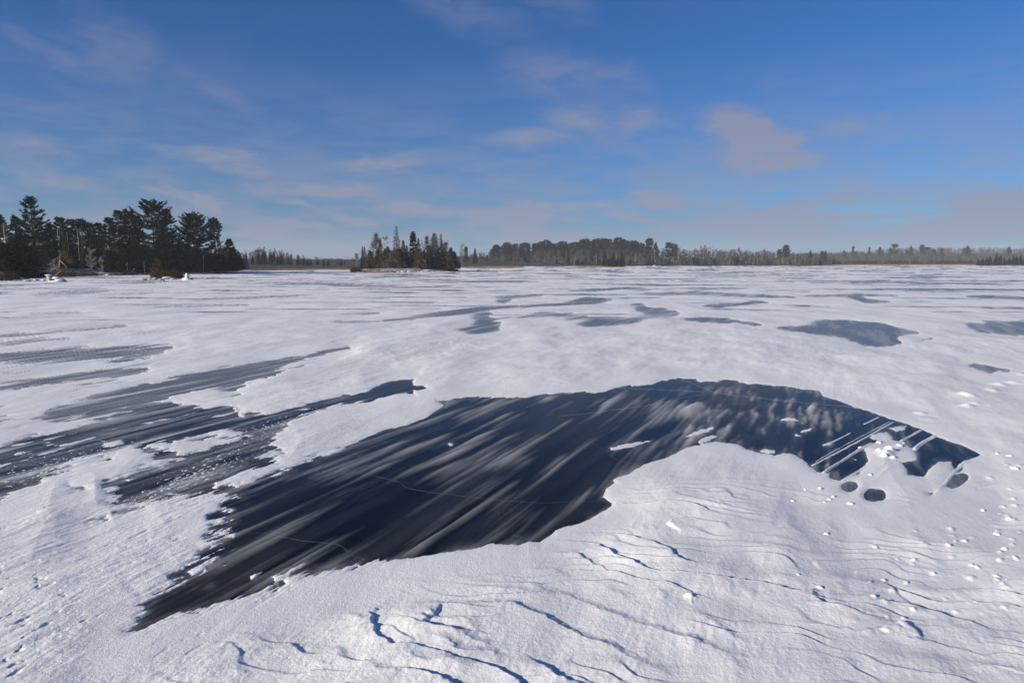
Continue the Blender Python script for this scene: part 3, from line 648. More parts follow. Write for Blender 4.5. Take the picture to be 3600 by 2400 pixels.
# ---- land behind the shorelines
m_bank, t = mat('wooded_bank'); pos = t.n('ShaderNodeNewGeometry').outputs['Position']
nb = t.noise(pos, .9, 5, .7); bsdf(t, t.mix(t.ramp(nb, .42, .55), (.045, .036, .026), (.62, .63, .66)), .85, .2)
m_floor, t = mat('dark_forest_floor'); pos = t.n('ShaderNodeNewGeometry').outputs['Position']
nb = t.noise(pos, .35, 5, .7); bsdf(t, t.mix(t.ramp(nb, .56, .70), (.040, .033, .026), (.25, .25, .26)), .85, .2)
def shore(name, ptspx, rows, m=m_bank, n=120, wob=1.0, seed=0):
    pts = P('P ' + ptspx); X, Y = px_ground(pts[:, 0], pts[:, 1]); s = np.linspace(0, len(X) - 1, n); i = np.arange(len(X))
    x = np.interp(s, i, X); y = np.interp(s, i, Y); r = np.hypot(x, y); ux, uy = x / r, y / r; V_ = []
    for off, z in rows:
        ww = fbm(x / 9, y / 9 + off, seed, 3) * min(off, 6) * .6 * wob
        V_.append(np.stack([x + ux * (off + ww), y + uy * (off + ww), z + fbm(x / 5, y / 5 + off, seed + 3, 3) * min(.4 + z * .25, 3) * (z > 0)], 1))
    V_ = np.concatenate(V_); k = len(rows); f = [(a * n + b, a * n + b + 1, (a + 1) * n + b + 1, (a + 1) * n + b) for a in range(k - 1) for b in range(n - 1)]
    return tag(link(name, mesh_np(name, V_, f, m, smooth=True)), kind='structure')
shore('left_shore', '-1500,1040 -600,1010 -100,992 40,984 120,977 200,971 300,968 460,966 640,962 740,958 800,954 836,950', [(-.6, -.1), (0, .05), (1.5, .35), (5, .7), (15, 1.2), (60, 2.2), (200, 4)], seed=1)
shore('inlet_shore', '700,948.5 860,947.5 1000,946.5 1150,945 1300,943.5 1500,941 1660,939', [(-3, -.1), (0, .1), (8, .3), (60, .8), (150, 1.6), (320, 4), (800, 9)], m_floor, seed=5)
shore('centre_shore', '1560,937.6 1700,936.8 1850,936 2000,935.4 2150,935 2300,934.4 2500,933.8 2700,933.6 2860,933.4 2925,933.2', [(-8, -.1), (0, .15), (6, .8), (25, 2), (60, 4.5), (140, 9), (400, 10)], m_floor, seed=9)
shore('right_shore', '2800,931.6 3000,931.5 3200,931.5 3450,931.6 3700,931.8 4200,932.2', [(-20, -.1), (0, .2), (30, 1.5), (120, 5), (260, 13), (420, 21), (700, 24)], m_floor, seed=12)

# ---- left shore, 150 to 210 m away
W9 = 'tall white pine'
tree('white_pine', 'tallest white pine near the left edge, tiered branches and a rounded dark top', 'pine', 105, 694, 172, 78, F_PINE, z0=.8, low=.12)
tree('white_pine', 'narrow white pine tucked against the left flank of the tallest pine', 'pine', 50, 762, 178, 34, F_PINE, z0=.8, low=.2)
tree('white_pine', 'white pine cut off by the left edge of the photo', 'pine', -8, 752, 165, 46, F_PINE, z0=.8, low=.2)
tree('white_pine', 'short flank pine with feathery top just right of the tallest pine', 'pine', 172, 786, 176, 32, F_PINE, z0=.8, low=.2)
for px, tp, wd, lab in ((208, 768, 26, 'pale-topped slim pine, first above the bare brush right of the tallest pine'), (250, 774, 27, 'round-topped slim pine, second above the bare brown wood'), (284, 771, 22, 'slim pine with spiky top, third above the bare brown wood'), (315, 784, 20, 'low slim pine, fourth above the bare brown wood'), (345, 786, 18, 'thin pine top at the right end of the bare brown wood')):
    tree('white_pine', lab, 'pine', px, tp, 205, wd, F_PINE, z0=1.6, low=.30, shape=1)
tree('white_pine', 'leaning-looking pine with left-reaching plumes before the twin pointed pines', 'pine', 378, 765, 192, 34, F_PINE, z0=1, low=.5)
tree('white_pine', 'pointed pine with bristly crown, left one of the twin tops', 'pine', 413, 740, 184, 46, F_PINE, z0=.9, low=.15)
tree('white_pine', 'round-headed pine, right one of the twin tops', 'pine', 451, 744, 190, 34, F_PINE, z0=.9, low=.35, shape=1)
tree('white_pine', 'slender spiky pine filling the gap before the broad domed pine', 'pine', 477, 755, 188, 28, F_PINE, z0=.9, low=.3)
tree('white_pine', 'broadest white pine with a big domed crown in the left stand', 'pine', 535, 717, 182, 72, F_PINE, z0=.9, low=.12, shape=1, dens=1.1)
tree('white_pine', 'second trunk of dense pine leaning out right of the domed crown', 'pine', 582, 737, 185, 58, F_PINE, z0=.9, low=.12, shape=0)
tree('white_pine', 'dark flat-topped pine standing between the dome and the tiered pine', 'pine', 676, 761, 196, 56, F_PINE, z0=.9, low=.10, shape=1)
tree('white_pine', 'open tiered white pine with gaps of sky between its layers', 'pine', 752, 769, 205, 48, F_PINE, z0=.9, low=.08, shape=2, dens=.85)
tree('white_pine', 'small pine at the right tip of the left shore', 'pine', 806, 842, 222, 36, F_PINE, z0=.6, low=.05, dens=.9)
tree('spruce', 'big black spruce in front at the left edge of the shore', 'fir', 66, 818, 132, 62, F_SPRUCE, z0=.4, dens=1.2)
tree('spruce', 'squat dark spruce at the far left behind the snowy boulders', 'fir', 10, 855, 130, 44, F_SPRUCE, z0=.4)
tree('spruce', 'small dark spruce crouching right of the big black spruce', 'fir', 108, 890, 134, 30, F_SPRUCE, z0=.4)
for px, tp, wd, Y, lab in ((213, 822, 17, 182, 'dark pointed spruce, left one of the pair in front of the bare wood'), (241, 824, 22, 178, 'dark pointed spruce, right one of the pair in front of the bare wood'), (280, 842, 15, 182, 'thin dark spruce between the pair and the frosted bush'),
        (318, 828, 13, 188, 'thin spruce standing directly behind the frosted bush'), (345, 826, 14, 186, 'narrow dark spruce right of the frosted bush'), (160, 862, 24, 160, 'dull dark spruce behind the rusty shore brush'), (430, 872, 30, 172, 'low bushy spruce under the twin pines'), (380, 880, 24, 174, 'low spruce at the foot of the left-reaching pine'),
        (500, 880, 32, 174, 'low dark spruce under the domed pine, behind the islet'), (620, 885, 34, 184, 'low dark spruce between domed and flat-topped pines'), (700, 880, 34, 192, 'low dark spruce at the foot of the flat-topped pine'), (770, 900, 32, 206, 'low dark spruce at the foot of the tiered pine'), (820, 918, 26, 222, 'low drooping spruce at the tip of the left shore'), (560, 868, 30, 190, 'dark understory spruce behind the islet brush'), (655, 905, 26, 190, 'small dark spruce behind the snowy stump')):
    tree('spruce', lab, 'fir', px, tp, Y, wd, F_SPRUCE, z0=.6)
rs0 = np.random.RandomState(3)
for k in range(44):                                                  # bare brown wood behind
    px = 90 + k * 7.4 + rs0.uniform(-4, 4); tp = 800 + 10 * math.sin(px / 35) + rs0.uniform(-8, 14)
    tree('bare_aspen', 'leafless brown aspen in the bare wood behind the left shore', 'bare', px, tp, rs0.uniform(192, 222), 15, F_TWIG, ASPEN if k % 5 else BIRCH, z0=1.6, group='bare aspens behind the left shore', twigs=420, low=.3, tw=.045)
for k, px in enumerate((520, 600, 650, 700, 735, 790)):
    tree('bare_aspen', 'leafless grey aspen half hidden among the left-shore pines', 'bare', px, 850 + 12 * (k % 3), 212, 22, F_TWIG, ASPEN, z0=1.2, group='bare aspens among the pines', twigs=420, low=.25, tw=.045)
tree('birch', 'white-stemmed birch leaning beside the big black spruce', 'bare', 38, 812, 146, 18, F_TWIG, BIRCH, z0=.5, twigs=500, low=.45, tilt=.08, tw=.03)
tree('birch', 'faint birch with its crown against the sky at the far left', 'bare', 14, 770, 160, 28, F_TWIG, BIRCH, z0=.5, twigs=700, low=.3, tw=.03)
for px, tp, lab in ((447, 915, 'thin white birch sapling under the twin pines'), (505, 912, 'thin pale birch sapling left of the islet cedar'), (712, 893, 'thin leaning pale birch under the open tiered pine'), (640, 890, 'pale bare sapling behind the islet brush')):
    tree('birch_sapling', lab, 'bare', px, tp, 170 if px < 600 else 188, 8, F_TWIG, BIRCH, z0=.5, twigs=120, low=.5, tw=.02)
tree('frosted_tree', 'leafless bush-like tree white with frost, at the shore', 'bare', 318, 866, 168, 26, F_TWIGF, GREYW, z0=.4, twigs=1300, low=.12, tw=.05)
tree('frosted_tree', 'low frosted sapling right of the frosted bush-like tree', 'bare', 352, 905, 168, 18, F_TWIGF, GREYW, z0=.4, twigs=600, low=.08, tw=.04)
def bent_snag():
    x, zt = whereY(208, 889, 158); r = thing('bent_cedar', 'bent old cedar with a bare white trunk and a cap of olive sprays drooping right', 'tree', x, 158, .4)
    H = zt - .4; g = G(); rs = np.random.RandomState(5)
    g.tube([(-.3, 0, 0), (-.15, 0, H * .45), (.1, 0, H * .8), (.3, 0, H)], [.16, .14, .11, .06], 6)
    g.tube([(.1, 0, H * .65), (1.0, .1, H * .45), (1.9, .1, H * .12), (2.5, .2, 0)], [.10, .09, .06, .04], 5)
    for k in range(12):
        z = H * rs.uniform(.25, .8); L = rs.uniform(1, 2.4); g.tube([(-.1, 0, z), (-L * .5, rs.normal() * .3, z - .1), (-L, rs.normal() * .5, z - .5)], [.04, .03, .015], 4)
    link('trunk', g.mesh('trunk', [GREYW]), r); c = G(); n = 900; a = rs.uniform(0, 1, n)
    p = np.stack([.3 + a * 2.4 + rs.normal(size=n) * .25, rs.normal(size=n) * .6, H * (1.0 - .42 * a ** 2) + rs.normal(size=n) * .35 - .1], 1)
    c.blades(p, np.stack([np.ones(n) * .6 + rs.normal(size=n) * .3, rs.normal(size=n) * .4, -.5 + rs.normal(size=n) * .3], 1), .4, .09, 0, rs)
    q = np.stack([-rs.uniform(.3, 2.6, 260), rs.normal(size=260) * .5, H * rs.uniform(.1, .5, 260)], 1); c.blades(q, np.stack([-np.ones(260), rs.normal(size=260) * .5, -.4 * np.ones(260)], 1), .4, .06, 1, rs)
    link('crown', c.mesh('crown', [F_CEDAR, F_TWIGF]), r)
bent_snag()

# ---- the island, 235 m away
shp = P('P 1236,957.0 1262,958.4 1300,959.2 1380,958.2 1440,957.2 1500,956.0 1560,955.0 1600,954.0 1614,952.5 1600,949.5 1540,948 1440,947.5 1340,948 1262,950 1238,953')
X, Y = px_ground(shp[:, 0], shp[:, 1]); n = len(X); cx, cy = X.mean(), Y.mean(); vv = []; rings = ((1.03, -.1), (1, .08), (.93, .45), (.75, .8), (.45, 1.1), (.05, 1.2))
for k, z in rings: vv += [(cx + (a - cx) * k, cy + (b - cy) * k, z + .15 * math.sin(i * 2.3 + k * 9) * (z > .1)) for i, (a, b) in enumerate(zip(X, Y))]
ff = [(a * n + b, a * n + (b + 1) % n, (a + 1) * n + (b + 1) % n, (a + 1) * n + b) for a in range(len(rings) - 1) for b in range(n)]
ff = [q[::-1] for q in ff]
tag(link('island_ground', mesh_np('island_ground', vv, ff, m_bank, smooth=True)), kind='structure')
IS = [('fir', 1274, 866, 240, 9, F_SPRUCE, 'spruce', 'thin spruce spire, left one of the pair at the left end of the island'), ('fir', 1281, 865, 243, 9, F_SPRUCE, 'spruce', 'thin spruce spire, right one of the pair at the left end of the island'),
      ('cedar', 1321, 826, 240, 31, F_CEDAR, 'cedar', 'broad ragged olive-brown cedar near the left end of the island'), ('fir', 1337, 836, 250, 11, F_SPRUCE, 'spruce', 'dark narrow spruce rising behind the broad left cedar'),
      ('bare', 1356, 824, 256, 22, F_TWIG, 'bare_birch', 'leafless crown between the broad cedar and the tallest fir on the island'), ('fir', 1362, 866, 244, 15, F_FROST, 'spruce', 'grey frosted conifer below the leafless crown left of the tallest fir'), ('fir', 1352, 880, 240, 12, F_SPRUCE, 'spruce', 'small dark spruce right of the broad left cedar'),
      ('fir', 1393, 792, 243, 24, F_FIR, 'fir', 'tallest fir of the island with clublike open tiers'), ('fir', 1417, 844, 248, 15, F_SPRUCE, 'spruce', 'dark spruce just right of the tallest fir'), ('cedar', 1383, 874, 236, 27, F_BROWN, 'cedar', 'brownish dying cedar standing in front of the tallest fir'), ('cedar', 1404, 872, 238, 20, F_CEDAR, 'cedar', 'low olive cedar in front and right of the tallest fir'),
      ('fir', 1430, 862, 246, 13, F_SPRUCE, 'spruce', 'short dark spruce in the notch at the middle of the island'), ('pine', 1452, 813, 240, 23, F_PINE, 'pine', 'deep green dense pine right of the notch in the island'), ('fir', 1471, 836, 246, 13, F_SPRUCE, 'spruce', 'narrow spruce spire touching the deep green pine on its right'),
      ('bare', 1484, 834, 256, 15, F_TWIG, 'bare_birch', 'leafless crown right of the deep green pine on the island'), ('fir', 1463, 872, 235, 11, F_BROWN, 'cedar', 'slim dead-looking grey conifer before the deep green pine'), ('cedar', 1478, 882, 235, 18, F_BROWN, 'cedar', 'grey-brown cedar with bare lower boughs above the drift log'), ('cedar', 1500, 833, 245, 15, F_CEDAR, 'cedar', 'two-headed dark cedar left of the green cone-shaped fir'),
      ('fir', 1526, 820, 240, 30, F_FIR, 'fir', 'green cone-shaped fir right of the island centre'), ('cedar', 1551, 824, 243, 10, F_CEDAR, 'cedar', 'thin knobbly cedar top right of the green cone-shaped fir'), ('cedar', 1566, 852, 241, 26, F_CEDAR, 'cedar', 'wide-shouldered dark cedar near the right end of the island'), ('cedar', 1584, 872, 242, 20, F_SPRUCE, 'cedar', 'sloping dark cedar between the wide-shouldered one and the last tree'),
      ('cedar', 1597, 886, 244, 16, F_SPRUCE, 'cedar', 'last tree at the right end of the island, low and dark'), ('bare', 1252, 888, 246, 15, F_TWIG, 'bare_birch', 'small leafless tree at the left tip of the island'), ('fir', 1300, 880, 240, 14, F_SPRUCE, 'spruce', 'dark small spruce between the spire pair and the broad cedar'), ('cedar', 1345, 892, 238, 18, F_BROWN, 'cedar', 'low pale cedar at the foot of the broad left cedar'), ('bare', 1580, 866, 250, 18, F_TWIG, 'bare_birch', 'leafless twigs behind the right end of the island')]
for kd, px, tp, Y_, hw, fo, nm, lab in IS:
    kw = {}; hw = hw * (1.0 if kd in ('bare', 'pine') or px == 1393 else 1.3)
    if kd == 'bare': kw = dict(twigs=900, low=.45, tw=.04)
    if kd == 'pine': kw = dict(low=.06, dens=1.5)
    if nm == 'fir' and px == 1393: kw = dict(open_=True, ragged=.3, dens=1.1)
    tree(nm, lab, kd, px, tp, Y_, hw, fo, BIRCH if kd == 'bare' else BARK, z0=1.0, **kw)
# ------------------------------------------------------------------ far shores : copies of a few kinds, one object per tree
def joined(gen, seed, H, Rd, fol, bark, nm, **kw):
    tr, cr = gen(seed, H, Rd, **kw); g = G()
    for v, f, m in zip(cr.v, cr.f, cr.m): pass
    me_v = np.concatenate([np.concatenate(tr.v), np.concatenate(cr.v)]); nt = sum(len(v) for v in tr.v)
    f = np.concatenate([np.concatenate(tr.f), np.concatenate(cr.f) + nt]); m = np.concatenate([np.concatenate(tr.m) * 0 + 1, np.concatenate(cr.m)])
    return mesh_np(nm, me_v, f, [fol, bark], matidx=m)
PINES = [joined(gen_pine, 300 + i, 20, 4.6, F_FARP, BARK, 'pine', low=(.30, .16, .22, .34)[i], shape=(1, 0, 2, 1)[i], dens=.75, sizef=1.5) for i in range(4)]
SPR = [joined(gen_fir, 320 + i, 12, 2.3, F_SPRUCE, BARK, 'spruce', dens=.7, sizef=1.8) for i in range(3)]
FSP = [joined(gen_fir, 330 + i, 8, 2.4, F_FROST, BARK, 'spruce', dens=.7, sizef=1.8) for i in range(3)]
BIR = [joined(gen_bare, 340 + i, 15, 3.0, F_TWIG, BIRCH, 'birch', twigs=520, low=.3, tw=.12, multi=1 + i % 2) for i in range(4)]
ASP = [joined(gen_bare, 350 + i, 14, 2.8, F_TWIG, ASPEN, 'aspen', twigs=560, low=.25, tw=.13) for i in range(4)]
NAT = {'pine': 20, 'spruce': 12, 'frosted_spruce': 8, 'birch': 15, 'aspen': 14}
rf = np.random.RandomState(77)
LOOK = {'bare trees of the inlet wood': 'leafless pale tree', 'spruces of the inlet wood': 'small dark front-row spruce', 'bare trees right behind the island': 'leafless grey tree', 'spruces right behind the island': 'low dark spruce', 'pines on the central ridge': 'dark-crowned ridge pine',
        'birches on the central shore': 'pale-trunked leafless birch', 'bare trees on the central shore': 'leafless grey-brown tree', 'frosted spruces on the central shore': 'frost-grey small spruce', 'dark spruces on the central shore': 'small dark spruce'}
MARKS = ((0, 'at the left end of the inlet wood'), (900, 'under the highest part of the inlet wood'), (1000, 'where the inlet wood slopes down'), (1110, 'in the lowest part of the inlet wood'), (1225, 'just behind the left tip of the island'), (1400, 'behind the right end of the island'), (1645, 'left of the pine ridge, beside the lone crooked birch'),
         (1720, 'behind the long rusty reed bed'), (1850, 'just right of the long rusty reed bed'), (1950, 'between the long reed bed and the spit spruces'), (2050, 'left of the three spit spruces'), (2120, 'directly behind the three spit spruces'), (2205, 'between the spit spruces and the bell-shaped pine'), (2280, 'below the bell-shaped pine'),
         (2345, 'around the pine pair right of the bell-shaped pine'), (2420, 'right of the pine pair'), (2520, 'midway between the pine pair and the tall right-hand pine'), (2620, 'near the leaning white birch at the waterline'), (2720, 'around the tall pine near the end of the central shore'), (2800, 'just before the right tip of the central shore'), (2880, 'at the right tip of the central shore'))
def spot(px): return [m for a, m in MARKS if px >= a][-1]
def far(name, meshes, px, top, Y, z0, label, group, wide=1.0, cat='tree'):
    x, zt = whereY(px, top, Y); H = max(1.5, zt - z0); me = meshes[rf.randint(len(meshes))]; k = H / NAT[name]
    if group and px < 2950: label = LOOK.get(group, label) + ' ' + spot(px)
    return tag(link(name, me, loc=(x, Y, z0), rz=rf.uniform(0, 6.28), sc=(k * wide, k * wide, k)), label, cat, group)
def topline(px, pts):
    p = np.array(pts); return float(np.interp(px, p[:, 0], p[:, 1]))
# inlet wood, left of the island
TL = ((800, 885), (850, 882), (885, 876), (935, 868), (1000, 882), (1040, 890), (1090, 902), (1150, 906), (1250, 905), (1300, 898), (1600, 890), (1700, 895))
L1 = 'leafless pale tree in the low inlet wood left of the island'; L2 = 'small dark spruce in the front row of the inlet wood left of the island'
for k in range(62):
    px = rf.uniform(790, 1300); far('aspen', ASP, px, topline(px, TL) + rf.uniform(-2, 8), rf.uniform(500, 560), 2.2, L1, 'bare trees of the inlet wood', 1.1)
for k in range(70):
    px = rf.uniform(800, 1260); far('spruce', SPR, px, topline(px, TL) + rf.uniform(12, 26) - (6 if px > 1080 else 0), rf.uniform(455, 500), 1.2, L2, 'spruces of the inlet wood', .85)
for px, tp, lab in ((968, 912, 'pale frosted bush-like spruce at the foot of the inlet wood, left one'), (1000, 914, 'pale frosted bush-like spruce at the foot of the inlet wood, middle one'), (1135, 912, 'pale frosted spruce at the foot of the inlet wood, right one')):
    far('frosted_spruce', FSP, px, tp, 448, .8, lab, None, 1.1)
# behind the island gap
for k in range(30):
    px = rf.uniform(1570, 1760); far('aspen', ASP, px, topline(px, ((1560, 905), (1640, 896), (1700, 888), (1760, 880))) + rf.uniform(-3, 6), rf.uniform(690, 760), 4, 'leafless tree in the wood right behind the island', 'bare trees right behind the island', 1.1)
for k in range(22):
    px = rf.uniform(1610, 1740); far('spruce', SPR, px, rf.uniform(900, 915), rf.uniform(665, 690), 2, 'dark spruce low in the wood right behind the island', 'spruces right behind the island')
tree('bare_birch', 'lone crooked leafless birch standing up just right of the island', 'bare', 1624, 850, 400, 16, F_TWIG, ASPEN, z0=.3, twigs=700, low=.4, tw=.08)
far('pine', PINES, 1638, 868, 560, 1, 'small ragged pine beside the lone crooked birch', None, .9); far('spruce', SPR, 1670, 873, 600, 1, 'single pointed spruce between the crooked birch and the pine ridge', None, .9)
# pine ridge in the centre
TP = ((1720, 880), (1735, 866), (1783, 855), (1830, 856), (1910, 847), (1957, 850), (2010, 850), (2068, 842), (2110, 840), (2170, 838), (2225, 845), (2262, 850))
LP = 'dark-crowned pine in the long ridge row behind the pale birches'
pxs = list(np.arange(1724, 2266, 11.5))
for k, px in enumerate(pxs):
    far('pine', PINES, px + rf.uniform(-4, 4), topline(px, TP) + rf.uniform(-2, 9), rf.uniform(725, 790), 6, LP, 'pines on the central ridge', rf.uniform(1.0, 1.35))
for k in range(38):
    px = rf.uniform(1730, 2280); far('pine', PINES, px, topline(px, TP) + rf.uniform(12, 26), rf.uniform(700, 725), 5, LP, 'pines on the central ridge', 1.2)
for px, tp, wd, lab in ((2284, 839, 1.5, 'broad bell-shaped pine at the right end of the pine ridge'), (2306, 853, .9, 'slim pine leaning on the bell-shaped pine'), (2352, 855, 1.1, 'left pine of the pair rising above the birches'), (2374, 861, .9, 'right pine of the pair rising above the birches'), (2764, 864, 1.1, 'tall pine above the birches near the right end of the central shore'),
                     (2740, 878, .9, 'shorter pine left of the tall pine near the end of the central shore'), (2850, 880, .9, 'pine above the frosted spruces, second from the end of the central shore'), (2890, 884, .8, 'left one of the last two pines on the central shore'), (2902, 881, .85, 'last pine at the right tip of the central shore'), (1745, 861, 1.4, 'flat-topped pine at the left end of the pine ridge'), (1783, 855, 1.2, 'tufted pine second from the left end of the pine ridge')):
    far('pine', PINES, px, tp, 690, 3, lab, None, wd)
TB = ((1640, 890), (1760, 880), (1900, 885), (2100, 888), (2250, 878), (2330, 865), (2450, 863), (2530, 868), (2600, 874), (2660, 876), (2760, 882), (2900, 888))
for k in range(118):
    px = 1650 + 1250 * rf.rand() ** .8; b = rf.rand() < .62
    far('birch' if b else 'aspen', BIR if b else ASP, px, topline(px, TB) + rf.uniform(-2, 12) + (14 if px < 2260 else 0) * rf.rand(), rf.uniform(655, 700) if px < 2300 else rf.uniform(668, 760), 1.6, 'pale-trunked leafless birch on the central shore' if b else 'leafless grey-brown tree on the central shore', 'birches on the central shore' if b else 'bare trees on the central shore', 1.15)
for px, tp, lab in ((1768, 892, 'bright white forked birch behind the long reed bed'), (1950, 893, 'twisted white birch at the middle of the central shore'), (2020, 890, 'tall white birch before the dark gap of the pine ridge'), (2290, 890, 'white birch leaning under the bell-shaped pine'), (2665, 905, 'fallen-looking white birch leaning at the waterline')):
    far('birch', BIR, px, tp, 648 if px > 1800 else 640, .8, lab, None, 1.0)
for k in range(150):
    px = 1640 + 1270 * rf.rand() ** .75; fr_ = px > 2180 and rf.rand() < .8
    far('frosted_spruce' if fr_ else 'spruce', FSP if fr_ else SPR, px, rf.uniform(900, 922) if px > 1800 else rf.uniform(895, 918), rf.uniform(645, 670), 1, 'small frost-grey spruce in the front row of the central shore' if fr_ else 'small dark spruce low on the central shore', 'frosted spruces on the central shore' if fr_ else 'dark spruces on the central shore', 1.25)
for px, tp, wd, lab in ((2127, 883, 1.1, 'left one of three dark spruces on the small reedy spit'), (2157, 890, 1.15, 'middle one of three dark spruces on the small reedy spit'), (2187, 886, 1.15, 'right one of three dark spruces on the small reedy spit'), (2140, 908, 1.2, 'low dark spruce between the left and middle spit spruces'), (2172, 908, 1.2, 'low dark spruce between the middle and right spit spruces')):
    far('spruce', SPR, px, tp, 478, .3, lab, None, wd)
# far right hill
TH_ = ((2760, 890), (2920, 886), (3014, 884), (3108, 877), (3155, 872), (3248, 867), (3342, 864), (3412, 866), (3482, 869), (3600, 872), (3700, 874))
def mass(name, n, meshes, f, label, cat):
    """a far wood that reads as one mass, joined into one object"""
    vs, fs, ms, off = [], [], [], 0
    raw = []
    for me in meshes:
        v = np.empty(len(me.vertices) * 3, np.float32); me.vertices.foreach_get('co', v); lp = np.empty(len(me.loops), np.int32); me.loops.foreach_get('vertex_index', lp)
        mi = np.empty(len(me.polygons), np.int32); me.polygons.foreach_get('material_index', mi); raw.append((v.reshape(-1, 3), lp.reshape(-1, 3), mi))
    for k in range(n):
        x, y, z, sc, wd, a = f(k); v, fc, mi = raw[k % len(raw)]; c, s = math.cos(a), math.sin(a)
        q = v * [sc * wd, sc * wd, sc]; vs.append(np.stack([q[:, 0] * c - q[:, 1] * s + x, q[:, 0] * s + q[:, 1] * c + y, q[:, 2] + z], 1)); fs.append(fc + off); ms.append(mi); off += len(v)
    me = mesh_np(name, np.concatenate(vs), np.concatenate(fs), list(meshes[0].materials), matidx=np.concatenate(ms))
    return tag(link(name, me), label, cat, kind='stuff')
LOW = [joined(gen_bare, 400 + i, 13, 3.2, F_TWIG, ASPEN, 'aspen', twigs=230, low=.12, tw=.20) for i in range(5)]
LOWC = [joined(gen_fir, 410 + i, 10, 2.4, F_SPRUCE, BARK, 'spruce', dens=.12, sizef=2.6) for i in range(2)]
LOWC2 = [joined(gen_fir, 415 + i, 10, 2.6, F_FROST, BARK, 'spruce', dens=.16, sizef=2.4) for i in range(2)]
def hill(k):
    px = rf.uniform(2740, 3760); dep = rf.rand() ** 1.1; Y = 975 + dep * 520
    base = float(np.interp(Y, (945, 975, 1065, 1205, 1365, 1645), (.2, 1.5, 5, 13, 21, 24)))
    x, zt = whereY(px, topline(px, TH_) + rf.uniform(-1, 6), Y); H = 13 * rf.uniform(.8, 1.15)
    base = min(base, max(.5, zt - H * .9)) if dep > .5 else min(base, zt - H)
    return x, Y, base, H / 13, 1.1, rf.uniform(0, 6.28)
mass('hillside_wood', 1150, LOW, hill, 'grey-brown leafless wood covering the far low hill on the right', 'forest')
def hillc(k):
    px = rf.uniform(2900, 3760); Y = rf.uniform(965, 1010); x, _ = whereY(px, 900, Y); return x, Y, 1.0, rf.uniform(.6, 1.15), 1.2, rf.uniform(0, 6.28)
mass('shoreline_conifers', 170, LOWC, hillc, 'dark line of low conifers at the foot of the far right hill', 'forest')
def backw(k):
    px = rf.uniform(1000, 2920); Y = rf.uniform(800, 900) if px > 1650 else rf.uniform(620, 720); x, zt = whereY(px, topline(px, ((1000, 905), (1250, 908), (1650, 900), (1800, 885), (2300, 872), (2700, 880), (2920, 890))) + rf.uniform(0, 8), Y)
    H = 12 * rf.uniform(.85, 1.1); return x, Y, zt - H, H / 13, 1.2, rf.uniform(0, 6.28)
mass('background_wood', 420, LOW, backw, 'hazy grey leafless wood filling in behind the far shoreline trees', 'forest')
def midc(k):
    px = 1590 + 1325 * rf.rand(); Y = rf.uniform(680, 745); b = topline(px, ((1590, 900), (1640, 890), (1760, 880), (2000, 872), (2250, 872), (2330, 872), (2530, 876), (2660, 882), (2915, 896)))
    x, zt = whereY(px, b + rf.uniform(0, 12), Y); H = min(zt - 2, 13 * rf.uniform(.9, 1.1)); return x, Y, zt - H, H / 13, 1.0, rf.uniform(0, 6.28)
mass('shore_wood', 450, LOW, midc, 'dense grey-brown bare wood standing along the central far shore', 'forest')
def midk(k):
    px = 1640 + 1275 * rf.rand(); Y = rf.uniform(672, 700); x, zt = whereY(px, rf.uniform(893, 915) if px < 2300 else rf.uniform(902, 920), Y); return x, Y, 1.5, max(3, zt - 1.5) / 10, 1.15, rf.uniform(0, 6.28)
mass('shore_conifers', 260, LOWC2, midk, 'dark-green young conifers massed under the central far wood', 'forest')
def inl(k):
    px = rf.uniform(780, 1320); Y = rf.uniform(505, 560); x, zt = whereY(px, topline(px, TL) + rf.uniform(2, 14), Y); H = max(4, zt - 1.5); return x, Y, 1.5, H / 13, .9, rf.uniform(0, 6.28)
mass('inlet_wood', 190, LOW, inl, 'thick grey bare wood of the inlet left of the island', 'forest')
def leftback(k):
    px = rf.uniform(-500, 820); Y = rf.uniform(230, 290); x, zt = whereY(px, (806 if 80 < px < 400 else 835) + rf.uniform(0, 40) + (35 if px > 700 else 0), Y); H = max(5, zt - 2); return x, Y, 1.5, H / 13, .8, rf.uniform(0, 6.28)
def under(k):
    px = rf.uniform(-500, 838); Y = rf.uniform(196, 235) if px > 380 else rf.uniform(180, 225)
    x, zt = whereY(px, 842 + rf.uniform(0, 50) + (30 if px > 700 else 0) + (22 if 110 < px < 380 else 0), Y); return x, Y, 1.0, max(3, zt - 1) / 10, rf.uniform(.9, 1.3), rf.uniform(0, 6.28)
mass('understory', 230, [joined(gen_fir, 420 + i, 10, 2.6, F_SPRUCE, BARK, 'spruce', dens=.35, sizef=1.7) for i in range(2)], under, 'black shaded understory of young conifers behind the left-shore trunks', 'forest')
def islefill(k):
    px = rf.uniform(1262, 1592); Y = rf.uniform(245, 252); x, zt = whereY(px, topline(px, ((1262, 912), (1300, 888), (1340, 868), (1430, 885), (1500, 872), (1560, 870), (1592, 905))) + rf.uniform(0, 20), Y); return x, Y, .8, max(2, zt - .8) / 10, 1.0, rf.uniform(0, 6.28)
mass('island_thicket', 90, [joined(gen_fir, 430 + i, 10, 2.2, F_SPRUCE, BARK, 'spruce', dens=.4, sizef=1.5) for i in range(2)], islefill, 'dark conifer thicket filling the inside of the island', 'forest')
mass('dim_wood', 330, LOW + LOWC[:0], leftback, 'dim brown thicket closing the view between the left-shore pines', 'forest')
